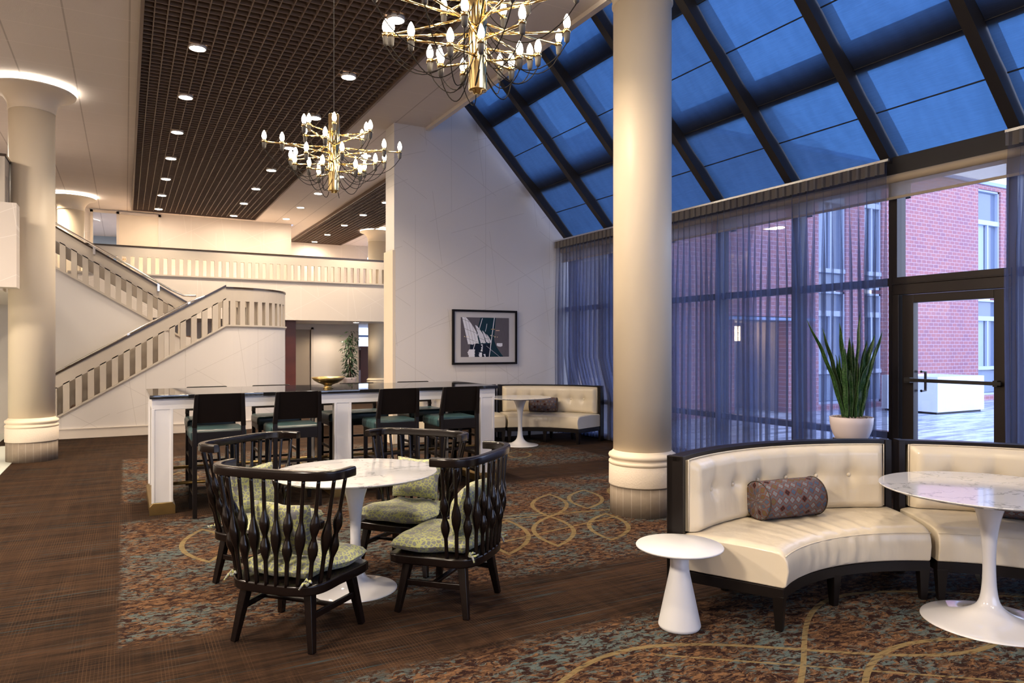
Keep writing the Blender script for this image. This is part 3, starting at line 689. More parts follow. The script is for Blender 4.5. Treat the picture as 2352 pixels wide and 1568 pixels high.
column(6.62, 20.7, 'distant cream column half hidden by the papered wall')

# ================================================================ STAIRCASE
stc = thing('staircase', 'cream switchback staircase with slotted balustrade and steel handrails', 'staircase', (0, 13.8, 0))
YA = 0.0; SL = .594
def zA(x): return .36+SL*(x+1.01)          # foot line of the lower flight's balustrade
XT, R0 = 1.60, 1.25
ZL = zA(XT)
b = MB().prism([(-1.62, 0), (XT, 0), (XT, ZL), (-1.62, 0.0)], 0, .10, 'Y')
arc = [(XT+R0*sin(a), R0-R0*cos(a)) for a in [pi*i/24 for i in range(25)]]
n = len(arc)
out = arc; inn = [(XT+(R0-.1)*sin(a), R0-(R0-.1)*cos(a)) for a in [pi*i/24 for i in range(25)]]
def wallarc(mb, z0, z1, ro=0, ri=.1):
    o_ = [(XT+(R0-ro)*sin(pi*i/32), R0-(R0-ro)*cos(pi*i/32)) for i in range(33)]
    i_ = [(XT+(R0-ri)*sin(pi*i/32), R0-(R0-ri)*cos(pi*i/32)) for i in range(33)]
    for k in range(32):
        mb.hexa([(*o_[k], z0), (*o_[k+1], z0), (*i_[k+1], z0), (*i_[k], z0), (*o_[k], z1), (*o_[k+1], z1), (*i_[k+1], z1), (*i_[k], z1)])
wallarc(b, 0, ZL)
b.build('stair_wall', MAT['wall'], stc)
# upper flight: rises to the left behind
YB = 1.30
def zB(x): return 2.14+.60*(.25-x)
b = MB().prism([(-2.6, 0), (XT, 0), (XT, zB(XT)+.33 if False else max(1.6, zB(XT))), (XT, 1.6), (.95, zB(.95)), (-2.3, zB(-2.3))], YB-.0, YB+.1, 'Y')
b.build('upper_stair_wall', basic('stair_wall_pale', (.68, .645, .62), .6), stc)
# foot mouldings
def slope_prism(mb, x0, x1, f, d0, d1, y0, y1):
    mb.prism([(x0, f(x0)+d0), (x1, f(x1)+d0), (x1, f(x1)+d1), (x0, f(x0)+d1)], y0, y1, 'Y')
b = MB(); slope_prism(b, -1.62, XT, zA, -.055, -.03, -.012, .11); slope_prism(b, -1.62, XT, zA, -.03, .0, -.03, .12); wallarc(b, ZL-.055, ZL-.03, -.012, .11); wallarc(b, ZL-.03, ZL, -.03, .12)
slope_prism(b, -2.3, .95, zB, -.04, 0, YB-.03, YB+.12)
b.build('foot_moulding', MAT['rail'], stc)
# top fascia and dark cap
HF = .70
b = MB(); slope_prism(b, -1.62, XT, zA, HF-.24, HF-.015, 0, .13); wallarc(b, ZL+HF-.24-.03, ZL+HF-.045, 0, .13)
slope_prism(b, -2.3, 1.12, zB, HF-.24, HF-.015, YB, YB+.13)
b.build('fascia', MAT['rail'], stc)
b = MB(); slope_prism(b, -1.62, XT, zA, HF-.015, HF+.02, -.015, .105); wallarc(b, ZL+HF-.045, ZL+HF-.015, -.015, .105)
slope_prism(b, -2.3, 1.12, zB, HF-.015, HF+.02, YB-.015, YB+.105)
b.build('cap_rail', MAT['cap'], stc)
k = 0; x = -1.60
while x < XT-.02:
    MB().prism([(x, zA(x)), (x+.09, zA(x+.09)), (x+.09, zA(x+.09)+HF-.22), (x, zA(x)+HF-.22)], .0, .13, 'Y').build('baluster', MAT['rail'], stc); x += .175
for k in range(0, 22):
    a = (.07+k*.175)/R0
    if a > pi-.1: break
    a2 = a+.09/R0; P = []
    for aa, rr in ((a, R0), (a2, R0), (a2, R0-.13), (a, R0-.13)): P.append((XT+rr*sin(aa), R0-rr*cos(aa)))
    MB().prism(P, ZL, ZL+HF-.25).build('baluster', MAT['rail'], stc)
x = .98
while x > -2.3:
    MB().prism([(x-.09, zB(x-.09)), (x, zB(x)), (x, zB(x)+HF-.22), (x-.09, zB(x-.09)+HF-.22)], YB, YB+.13, 'Y').build('baluster', MAT['rail'], stc); x -= .175
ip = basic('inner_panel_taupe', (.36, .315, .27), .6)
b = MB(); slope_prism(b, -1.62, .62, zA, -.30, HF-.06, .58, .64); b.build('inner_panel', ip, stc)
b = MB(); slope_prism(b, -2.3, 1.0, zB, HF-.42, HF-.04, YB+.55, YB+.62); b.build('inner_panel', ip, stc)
# steps, landing, back wall of the stairs
b = MB(); nst = 8
for i in range(nst): b.box(-1.6+i*.4-.0, .1, 0, XT+.02, YB, .172*(i+1))
b.prism([(XT, .1)]+[(XT+(R0-.1)*sin(pi*i/20), R0-(R0-.1)*cos(pi*i/20)) for i in range(21)]+[(XT, 2*R0-.1)], 0, 1.376)
for i in range(8): b.box(-2.3, YB+.1, 1.2, XT-.1-i*.36, YB+1.2, 1.376+.172*(i+1))
b.build('steps', basic('stair_carpet', (.10, .055, .035), .95), stc)
# steel handrails
def hr(pts): return MB().tube(pts, .019, 10)
xx = [-1.55, XT-.15]
q = hr([(-1.62, .16, zA(-1.62)+HF+.02), (XT-.55, .16, zA(XT-.55)+HF+.05), (XT-.30, .16, zA(XT-.4)+HF+.06), (XT-.1, .16, zA(XT-.4)+HF+.06)])
q.build('handrail', MAT['steel'], stc, True)
q = hr([(-2.3, YB-.08, zB(-2.3)+HF+.06), (.75, YB-.08, zB(.75)+HF+.06), (.98, YB-.08, zB(.9)+HF+.04), (1.2, YB-.08, zB(.9)+HF+.04)])
q.build('handrail', MAT['steel'], stc, True)
for xq in (-.9, 0.05, 1.0): MB().box(xq-.02, .10, zA(xq)+HF-.10, xq+.02, .17, zA(xq)+HF+.05).build('rail_bracket', MAT['steel'], stc)
for xq in (-.5, .55): MB().box(xq-.02, YB-.09, zB(xq)+HF-.10, xq+.02, YB, zB(xq)+HF+.06).build('rail_bracket', MAT['steel'], stc)
b = MB().box(-1.5, -.018, 0, XT, 0, .15).box(-1.5, -.026, .15, XT, 0, .165)
o_ = MB(); wallarc(b, 0, .15, -.018, .02); wallarc(b, .15, .165, -.026, .02)
b.build('baseboard', MAT['trimw'], stc)

# balcony railing
def railing(name, label, p0, p1, z0, h, pitch=.175, lw=.09, axis='X'):
    t = thing(name, label, 'railing', p0 if axis == 'X' else p0)
    L = (p1[0]-p0[0]) if axis == 'X' else (p1[1]-p0[1])
    def bx(a0, y0, z0_, a1, y1, z1_):
        return B(a0, y0, z0_, a1, y1, z1_) if axis == 'X' else B(y0, a0, z0_, y1, a1, z1_)
    bx(0, 0, h-.24, L, .09, h-.02).build('fascia', MAT['rail'], t)
    bx(0, -.015, h-.02, L, .105, h+.015).build('cap_rail', MAT['cap'], t)
    a = 0; k = 0
    while a < L-.05:
        bx(a, 0, 0, a+lw, .09, h-.24).build('baluster', MAT['rail'], t); a += pitch
    return t
railing('balcony_railing', 'cream slotted railing with dark cap along the upper balcony', (-.86, 19.05, 3.235), (7.6, 19.05, 0), 0, .64)
railing('balcony_railing', 'short piece of slotted railing above the balcony end, left of the big column', (-1.42, 10.9, 3.22), (-1.42, 13.3, 0), 0, .70, axis='Y')
tb = thing('balcony_railing', 'slotted railing edge on top of the left balcony front', 'railing', (-4.5, 10.6, 3.27))
B(0, 0, .44, 2.9, .09, .66).build('fascia', MAT['rail'], tb); B(0, -.01, .66, 2.9, .1, .69).build('cap_rail', MAT['cap'], tb)
for i in range(16): B(i*.175, 0, 0, i*.175+.09, .09, .44).build('baluster', MAT['rail'], tb)

# ================================================================ DOWNLIGHTS
def downlight(x, y, z, label, group, r=.085, power=26, first=[None]):
    if first[0] is None:
        t = thing('downlight', label, 'ceiling light', (x, y, z), 0, group)
        MB().lathe([(r, -.010), (r+.008, -.012), (r+.012, -.006), (r+.012, .03), (r, .03), (r, -.010)], 32, cap=False).build('trim_ring', basic('downlight_trim', (.72, .66, .58), .4), t, True)
        MB().lathe([(0, -.008), (r, -.008), (r, .0), (0, .0)], 32).build('lens', MAT['lamp'], t)
        first[0] = t
        return t
    return dup(first[0], label, (x, y, z), 0, group)
def dl_row(X, ys, zz, rowname, group, power):
    for k, y in enumerate(ys):
        nm = ORD[k] if k < len(ORD) else 'last'
        downlight(X, y, zz, 'round downlight in the %s, %s to the camera' % (rowname, nm if nm != 'nearest' else 'nearest'), group)
ZG = CZ-.05
dl_row(.73, [7.12, 8.95, 10.79, 12.62, 14.43, 16.25, 18.05, 19.9], ZG, 'left row of the first dark grille', 'downlights in the dark grille, left row', 26)
dl_row(2.50, [7.18, 8.99, 10.84, 12.70, 14.47, 16.33, 18.14, 19.97], ZG, 'right row of the first dark grille', 'downlights in the dark grille, right row', 26)
dl_row(3.86, [12.72, 14.55, 16.4, 18.26, 20.07], CZ, 'white tile strip between the two grilles', 'downlights in the white tile strip', 26)
dl_row(5.46, [12.8, 14.6, 16.42, 18.25, 20.06, 22.0, 23.7], ZG, 'second dark grille', 'downlights in the second dark grille', 26)
dl_row(.73, [-3.8, -2.0, -.2, 1.6, 3.45, 5.3], ZG, 'left grille row overhead, out of the picture', 'downlights overhead, left', 26)
dl_row(2.50, [-3.8, -2.0, -.2, 1.6, 3.52, 5.35], ZG, 'right grille row overhead, out of the picture', 'downlights overhead, right', 26)
downlight(5.75, 19.9, 2.2, 'round downlight in the low ceiling under the balcony, beside the distant column', 'downlights under the balcony')
downlight(3.0, 20.4, 2.2, 'added fill downlight in the low ceiling under the balcony, by the dark red pier', 'downlights under the balcony')  # unseen fixture added as fill under the balcony
# beams of those lamps (spots just under the lenses), and added fill spots
def beam(x, y, z, e, blend=.6, ang=118, r=.08):
    l = lamp('downlight_and_fill_spot', 'SPOT', e, WARM, (x, y, z-.03)); l.data.spot_size = radians(ang); l.data.spot_blend = blend; l.data.shadow_soft_size = r; return l
for y in (-2, 1.6, 5.3, 7.18, 8.99, 10.84, 12.70, 14.47, 16.33, 18.14): beam(2.5, y, ZG, 72)
for y in (-2, 1.6, 5.3, 7.12, 8.95, 10.79, 12.62, 14.43, 16.25, 18.05): beam(.73, y, ZG, 45 if 13 < y < 17 else 72)
for y in (12.72, 16.4): beam(3.86, y, CZ, 85)
for y in (14.6, 18.25, 22.0): beam(5.46, y, ZG, 100)
beam(.73, 19.4, ZG, 70); beam(2.5, 19.4, ZG, 70); beam(3.7, 18.4, CZ, 60); beam(-1.6, 19.0, CZ, 40)  # extra spots off the lenses, added to brighten the upper level
for p in ((5.75, 19.9), (3.0, 20.4), (5.4, 21.2)): beam(p[0], p[1], 2.2, 26, ang=150)  # second and third are fill added under the balcony

# ================================================================ CHANDELIERS
ch = thing('chandelier', 'brass chandelier hanging on its cable over the round marble table and spindle chairs', 'chandelier', (1.22, 4.74, 2.55), 0, 'brass multi-arm chandeliers')
MB().lathe([(.018, -.012), (.022, 0), (.036, 0), (.038, .004), (.038, .505), (.034, .512), (0, .512)], 28).build('brass_tube', MAT['brass'], ch, True)
MB().tube([(0, 0, .51), (0, 0, 2.42)], .0022, 6).build('hanging_cable', MAT['socket'], ch)
MB().lathe([(0, 2.40), (.05, 2.40), (.055, 2.45), (0, 2.45)], 20).build('ceiling_canopy', MAT['brass'], ch, True)
rnd = random.Random(5)
LV = [(.125, .17, 0), (.185, .27, .55), (.245, .365, .2), (.300, .44, .85), (.385, .215, .4)]
BULB = [(.006, 0), (.0105, .006), (.0145, .017), (.0150, .026), (.012, .041), (.006, .054), (.002, .060)]
bulb_me = MB().lathe([(r_*1.0, z_) for r_, z_ in BULB], 10)
sock = MB().lathe([(.004, -.045), (.011, -.038), (.0135, -.01), (.014, .0)], 12)
sock2 = MB().lathe([(.0155, -.004), (.0155, .012), (.012, .014)], 12)
bulb_o = sock_o = None
for li, (z, r, a0) in enumerate(LV):
    for k in range(6):
        a = a0+k*pi/3; off = .026*(1 if k % 2 else -1)
        c_, s_ = cos(a), sin(a)
        tip = Vector((r*c_-off*s_, r*s_+off*c_, z)); root = Vector((-.028*c_-off*s_*.9, -.028*s_+off*c_*.9, z-.012*(li-2)*.3))
        arm = MB().tube([root, tip], .0055, 8).build('arm', MAT['brass'], ch, True)
        if bulb_o is None:
            bulb_o = bulb_me.build('bulb', MAT['bulb'], arm, True, loc=tip+Vector((0, 0, .014)))
            sock_o = sock.build('lamp_holder', MAT['socket'], arm, True, loc=tip)
            ring_o = sock2.build('brass_collar', MAT['brass'], arm, True, loc=tip)
        else:
            for src, dz in ((bulb_o, .014), (sock_o, 0), (ring_o, 0)):
                c = src.copy(); COL.objects.link(c); c.parent = arm; c.location = tip+Vector((0, 0, dz))
        base = Vector((.036*c_, .036*s_, z-.03-.02*rnd.random())); st = tip+Vector((0, 0, -.045)); dr_ = .055+.07*r/.44+.03*rnd.random()
        pts = []
        for i in range(13):
            t = i/12; p = st.lerp(base, t); sag = -dr_*sin(pi*t)**.8 * (1-.15*t); pts.append(Vector((p.x+.02*sin(pi*t)*s_, p.y-.02*sin(pi*t)*c_, p.z+sag)))
        MB().tube(pts, .0022, 5).build('wire', MAT['wire'], arm, True)
dup(ch, 'brass chandelier cut off by the top edge of the picture, the largest and nearest one', (1.27, 2.64, 2.565), radians(17))
dup(ch, 'distant brass chandelier in front of the balcony, half hidden by the papered wall', (5.05, 13.4, 2.70), radians(40))

# ================================================================ BAR TABLE
bt = thing('bar_table', 'long white communal bar table with a black granite top', 'table', (1.93, 7.72, 0))
X0, X1, Y0, Y1 = -1.74, 1.77, -.55, .60
B(X0, Y0, 1.045, X1, Y1, 1.078).build('granite_top', MAT['granite'], bt, bevel=.003)
b = MB().box(X0+.02, Y0+.03, .945, X1-.02, Y0+.09, 1.045).box(X0+.02, Y1-.09, .945, X1-.02, Y1-.03, 1.045).box(X0+.02, Y0+.09, .945, X0+.08, Y1-.09, 1.045).box(X1-.08, Y0+.09, .945, X1-.02, Y1-.09, 1.045)
b.build('apron', MAT['whitep'], bt, bevel=.003)
for cx in (X0+.105, .015, X1-.115):
    for ya, yb, yt in ((Y0+.035, Y0+.16, Y0+.028), (Y1-.16, Y1-.035, Y1-.05)):
        lo = MB().box(cx-.075, ya, .10, cx+.075, yb, .95).box(cx-.088, yt, .10, cx-.062, yt+.022, .95).box(cx+.062, yt, .10, cx+.088, yt+.022, .95).build('leg', MAT['whitep'], bt, bevel=.003)
    B(cx-.068, Y0+.16, .10, cx+.068, Y1-.16, .95).build('smoked_panel', MAT['mirror'], bt)
    b = MB().prism([(cx-.105, 0), (cx+.105, 0), (cx+.105, .075), (cx+.078, .105), (cx-.078, .105), (cx-.105, .075)], Y0+.0, Y1, 'Y')
    b.build('brass_plinth', MAT['brassb'], bt, bevel=.002)
MB().tube([(X0+.18, Y0+.1, .255), (X1-.18, Y0+.1, .255)], .016, 10).build('foot_rail', MAT['brassb'], bt, True)
MB().tube([(X0+.18, Y1-.1, .255), (X1-.18, Y1-.1, .255)], .016, 10).build('foot_rail', MAT['brassb'], bt, True)

bw = MB().lathe([(.0, .0), (.052, 0), (.055, .006), (.042, .012), (.040, .034), (.05, .04), (.10, .058), (.145, .085), (.176, .118), (.170, .119), (.140, .092), (.095, .068), (0, .055)], 48).build('bowl', [MAT['brassb']], None, True, loc=(1.87, 7.50, 1.079))
tag(bw, 'footed dark brass bowl on the granite bar table', 'bowl')

# ================================================================ BAR STOOLS  (local: back at y=0, seat toward +y)
def stool(label, loc, rz, group):
    t = thing('bar_stool', label, 'stool', loc, rz, group); W = .225
    for s in (-1, 1):
        m_ = MB().bar((s*(W-.022), -.01, 0), (s*(W-.022), .005, .80), .036, .040, up=(0, 1, 0))
        m_.bar((s*(W-.022), .005, .80), (s*(W-.036), -.055, 1.09), .036, .040, .030, .026, up=(0, 1, 0))
        m_.build('leg', MAT['woodm'], t, bevel=.003)
        MB().bar((s*(W-.022), .43, 0), (s*(W-.022), .43, .68), .036, .036, up=(0, 1, 0)).build('leg', MAT['woodm'], t, bevel=.003)
    b = MB().hexa([(-W+.012, .012-.002, .835), (W-.012, .010, .835), (W-.012, .028, .835), (-W+.012, .028, .835), (-W+.026, -.060, 1.098), (W-.026, -.060, 1.098), (W-.026, -.042, 1.098), (-W+.026, -.042, 1.098)])
    b.hexa([(-W, -.014, .80), (-W+.03, -.014, .80), (-W+.03, .03, .80), (-W, .03, .80), (-W+.018, -.070, 1.095), (-W+.05, -.070, 1.095), (-W+.05, -.036, 1.095), (-W+.018, -.036, 1.095)])
    b.hexa([(W-.03, -.014, .80), (W, -.014, .80), (W, .03, .80), (W-.03, .03, .80), (W-.05, -.070, 1.095), (W-.018, -.070, 1.095), (W-.018, -.036, 1.095), (W-.05, -.036, 1.095)])
    b.build('backrest', MAT['woodm'], t, bevel=.003)
    MB().box(-W+.03, -.01, .655, W-.03, .015, .755).box(-W+.03, .42, .62, W-.03, .44, .68).box(-W+.0, .0, .63, -W+.02, .43, .68).box(W-.02, .0, .63, W, .43, .68).build('seat_frame', MAT['woodm'], t, bevel=.002)
    def fs(u, v):
        return None
    c = MB().box(-W-.012, .022, .672, W+.012, .475, .775); c.build('seat_cushion', MAT['teal'], t, bevel=.032, seg=4)
    MB().box(-W+.03, -.008, .43, W-.03, .012, .455).build('stretcher', MAT['woodm'], t)
    MB().box(-W+.03, .42, .22, W-.03, .445, .25).build('foot_bar', MAT['steel'], t)
    MB().box(-W+.03, -.008, .25, W-.03, .012, .275).build('stretcher', MAT['woodm'], t)
    for s in (-1, 1):
        for z in (.36, .18): MB().box(s*(W-.022)-.010, 0, z, s*(W-.022)+.010, .43, z+.028).build('stretcher', MAT['woodm'], t)
    return t
GS = 'bar stools along the granite table'
s0 = stool('near-side bar stool leftmost at the bar table, closest to the white end leg', (.742, 6.89, 0), 0, GS)
for x, lb in ((1.43, 'near-side bar stool second from the left, in front of the bowl'), (2.42, 'near-side bar stool third from the left, just right of the middle leg'), (3.10, 'near-side bar stool at the right end of the bar table')):
    dup(s0, lb, (x, 6.89, 0), 0)
for x, lb in ((.80, 'far-side bar stool at the left end, mostly behind the near one'), (1.49, 'far-side bar stool second from the left, teal seat showing between the near stools'), (2.50, 'far-side bar stool just right of the middle leg'), (3.23, 'far-side bar stool nearest the right end leg')):
    dup(s0, lb, (x, 8.57, 0), pi).scale = (1, 1, .978)

# ================================================================ PEDESTAL TABLES
def tulip(label, x, y, R, rb, top=.737, oval=1.0):
    t = thing('pedestal_table', label, 'table', (x, y, 0)); th = .019
    MB().lathe([(0, top-th), (R-.03, top-th), (R-.008, top-.010), (R, top-.004), (R-.002, top), (0, top)], 96).build('marble_top', MAT['marble'], t, bevel=0)
    k = rb/.26
    pr = [(rb, 0), (rb, .004), (rb-.01, .010), (.19*k, .020), (.12*k, .036), (.080*k, .060), (.055, .095), (.041, .15), (.034, .22), (.031, .32), (.034, .42), (.042, .50), (.056, .575), (.076, .64), (.10, .69), (.125, top-th)]
    pp = []
    for i in range(len(pr)-1):      # refine
        for q in range(3): f = q/3; pp.append((pr[i][0]*(1-f)+pr[i+1][0]*f, pr[i][1]*(1-f)+pr[i+1][1]*f))
    pp.append(pr[-1])
    for _ in range(3): pp = [pp[0]]+[((pp[i-1][0]+2*pp[i][0]+pp[i+1][0])/4, (pp[i-1][1]+2*pp[i][1]+pp[i+1][1])/4) for i in range(1, len(pp)-1)]+[pp[-1]]
    MB().lathe(pp, 64).build('pedestal', MAT['lacq'], t, True)
    return t
tulip('round marble-topped pedestal table in the middle of the four spindle chairs', 1.27, 4.41, .51, .26)
tulip('marble-topped pedestal table at the right edge, in front of the cream sofas', 4.19, 2.21, .545, .335)
tulip('distant marble-topped pedestal table in front of the far cream sofa', 5.35, 9.62, .48, .285)

st_ = thing('side_table', 'small all-white round side table with a flared cone base', 'table', (2.64, 2.97, 0))
MB().lathe([(0, .430), (.222, .430), (.232, .436), (.233, .441), (.230, .4455), (0, .4455)], 72).build('table_top', MAT['whitem'], st_, True)
MB().lathe([(.0, .0), (.104, 0), (.108, .004), (.113, .014), (.113, .02), (.054, .30), (.050, .33), (.050, .430)], 56).build('cone_base', MAT['whitem'], st_, True)

# ================================================================ SPINDLE CHAIRS (local: faces +y)
def sup(phi, ax, ay, y0, e=.62):
    """rounded horseshoe: phi -90..90 deg, 0 = back middle"""
    sx_ = abs(sin(phi))**e*(1 if sin(phi) > 0 else -1); cy = abs(cos(phi))**e
    return (ax*sx_, y0-ay*cy)
def spindle_chair(label, loc, rz, group):
    t = thing('spindle_chair', label, 'chair', loc, rz, group)
    # seat board
    out = []
    for i in range(41):
        p = radians(-90+180*i/40); out.append(sup(p, .275, .24, -.02, .55))
    out += [(.288, .12), (.292, .20), (.285, .245), (.26, .268), (.1, .282), (0, .285), (-.1, .282), (-.26, .268), (-.285, .245), (-.292, .20), (-.288, .12)]
    MB().prism(out, .285, .338).build('seat_board', MAT['wood'], t, bevel=.010, seg=3)
    # bow rail
    zt = .888
    pts = [(*sup(radians(-88+176*i/56), .372, .195, -.08, .60), zt) for i in range(57)]
    a, b_ = pts[0], pts[-1]
    pts = [(a[0]-.0, a[1]+.055, zt)]+[(a[0], a[1]+.02, zt)]+pts+[(b_[0], b_[1]+.02, zt), (b_[0], b_[1]+.055, zt)]
    prof = [(-.017, -.024), (.017, -.024), (.021, -.018), (.021, .018), (.015, .025), (-.015, .025), (-.021, .018), (-.021, -.018)]
    MB().sweep(pts, prof).build('bow_rail', MAT['wood'], t, bevel=.004)
    # spindles, double and single beads in turn
    tmpl = {}
    N = 13
    # spread evenly along the bow
    fine = [sup(radians(-86+172*i/200), .372, .195, -.08, .60) for i in range(201)]
    cum = [0]
    for i in range(200): cum.append(cum[-1]+hypot(fine[i+1][0]-fine[i][0], fine[i+1][1]-fine[i][1]))
    fb = [sup(radians(-84+168*i/200), .252, .222, -.03, .56) for i in range(201)]
    cb = [0]
    for i in range(200): cb.append(cb[-1]+hypot(fb[i+1][0]-fb[i][0], fb[i+1][1]-fb[i][1]))
    def at(F, C, s_):
        s_ *= C[-1]
        for i in range(200):
            if C[i+1] >= s_: f = (s_-C[i])/(C[i+1]-C[i]); return (F[i][0]*(1-f)+F[i+1][0]*f, F[i][1]*(1-f)+F[i+1][1]*f)
        return F[-1]
    def prof_r(tv, dbl):
        r = .0095+.002*(1-tv) if tv > .5 else .0110
        def bead(c, hw, R): 
            d = abs(tv-c)/hw
            return R*(cos(min(1, d)*pi/2)**1.3) if d < 1 else 0
        if dbl: r += bead(.34, .115, .0155)+bead(.57, .115, .0155)
        else: r += bead(.45, .17, .0165)
        return r
    for i in range(N):
        s_ = i/(N-1); tx, ty = at(fine, cum, s_); bx_, by_ = at(fb, cb, s_)
        p0, p1 = Vector((bx_, by_, .33)), Vector((tx, ty, zt-.018)); n = 26
        MB().tube([p0.lerp(p1, k/n) for k in range(n+1)], [prof_r(k/n, i % 2 == 0) for k in range(n+1)], 12).build('spindle', MAT['wood'], t, True)
    # legs
    for sx_, sy, fx, fy in ((-1, -1, .235, -.205), (1, -1, .235, -.205), (-1, 1, .262, .215), (1, 1, .262, .215)):
        MB().bar((sx_*fx, fy, 0), (sx_*(fx-.045), fy*.78, .29), .030, .034, .046, .050, up=(0, 1, 0)).build('leg', MAT['wood'], t, bevel=.004)
    for s_ in (-1, 1): MB().bar((s_*.212, -.175, .17), (s_*.235, .185, .17), .018, .032).build('stretcher', MAT['wood'], t, bevel=.003)
    MB().bar((-.222, .02, .165), (.222, .02, .165), .030, .018).build('stretcher', MAT['wood'], t, bevel=.003)
    # seat cushion
    nu, nv = 26, 26
    def top(u, v, sg):
        a, c = 2*u-1, 2*v-1
        # square-ish disc mapping with rounded corners
        px = a*(1-.12*c*c*(.4 if c > 0 else 1)); py = c*(1-.10*a*a)
        w_ = .282; e = max(abs(a), abs(c)); k = (1-e**5)**.5 if e < 1 else 0
        zz = .385+sg*(.048*k+.004*sin(a*7+c*5)*k)
        k2 = max(0, min(1, (.35-c)/.7)); k2 = k2*k2*(3-2*k2)
        return (px*w_*(1-.215*k2), py*(.268 if c > 0 else .215)+.012+(.0 if c < 0 else .010*c), zz)
    mb = MB().grid(nu, nv, lambda u, v: top(u, v, 1), False).grid(nu, nv, lambda u, v: top(u, 1-v, -1), False)
    o = mb.build('seat_cushion', MAT['lattice'], t, True)
    for s_ in (-1, 1):
        ties = MB()
        bx_, by_ = s_*.225, -.215
        for q in range(4):
            an = q*1.6+.5; ties.tube([(bx_, by_, .352), (bx_+.018*cos(an), by_-.022+.012*sin(an), .362+.012*sin(an)), (bx_+.034*cos(an), by_-.034+.02*sin(an), .350+.022*sin(an*1.3))], [.006, .007, .004], 6)
        ties.build('cushion_tie', MAT['lattice'], o, True)
    return t
GC = 'spindle-back chairs round the marble table'
c0 = spindle_chair('spindle-back chair in the left foreground, its back to the camera', (.805, 3.887, 0), radians(42.4-90), GC)
chairs = [(.805, 3.887, 42.4), (1.71, 3.918, 131.0), (.82, 4.92, -52.7), (1.739, 4.736, 219.2)]
dup(c0, 'spindle-back chair on the right of the marble table, turned away toward it', (1.71, 3.918, 0), radians(131.0-90))
dup(c0, 'spindle-back chair behind the foreground chair, at the left by the bar stools', (.82, 4.92, 0), radians(-52.7-90))
dup(c0, 'spindle-back chair beyond the marble table on the right, facing the camera', (1.739, 4.736, 0), radians(219.2-90))
# loose back pillows
def pillow_mesh(w_, h_, d_, seed):
    r_ = random.Random(seed); mb = MB(); ph = [r_.uniform(0, 6) for _ in range(6)]
    def f(u, v, sg):
        a, c = 2*u-1, 2*v-1; e = max(abs(a), abs(c)); k = max(0, (1-abs(a)**4)*(1-abs(c)**4))**.5
        pin = 1-.10*(1-abs(a*c))*e**3
        zz = sg*d_*k*(1+.12*sin(5*c+ph[0]+a)+.07*sin(9*a+ph[1])) + .02*sin(c*2+ph[2])+.012*sin(a*3+ph[3])
        return (a*w_*pin, zz, (c*h_*pin))
    return mb.grid(24, 24, lambda u, v: f(u, v, 1), False).grid(24, 24, lambda u, v: f(1-u, v, -1), False)
for k, (x, y, a, lb) in enumerate([(chairs[0][0], chairs[0][1], chairs[0][2], 'yellow-green lattice pillow leaning on the spindles of the left foreground chair'),
                        (chairs[1][0], chairs[1][1], chairs[1][2], 'yellow-green lattice pillow in the chair right of the marble table'),
                        (chairs[2][0], chairs[2][1], chairs[2][2], 'yellow-green lattice pillow in the chair at the back left'),
                        (chairs[3][0], chairs[3][1], chairs[3][2], 'yellow-green lattice pillow slumped in the chair facing the camera')]):
    f_ = Vector((cos(radians(a)), sin(radians(a)), 0))
    o = pillow_mesh(.185, .142, .060, k+3).build('pillow', MAT['lattice'], None, True)
    p = Vector((x, y, 0))-f_*.115; o.location = (p.x, p.y, .583)
    o.rotation_euler = (radians(9), 0, radians(a-90)); tag(o, lb, 'pillow', 'lattice pillows on the spindle chairs')
    # rotation: local y is the chair's facing direction, tilt back

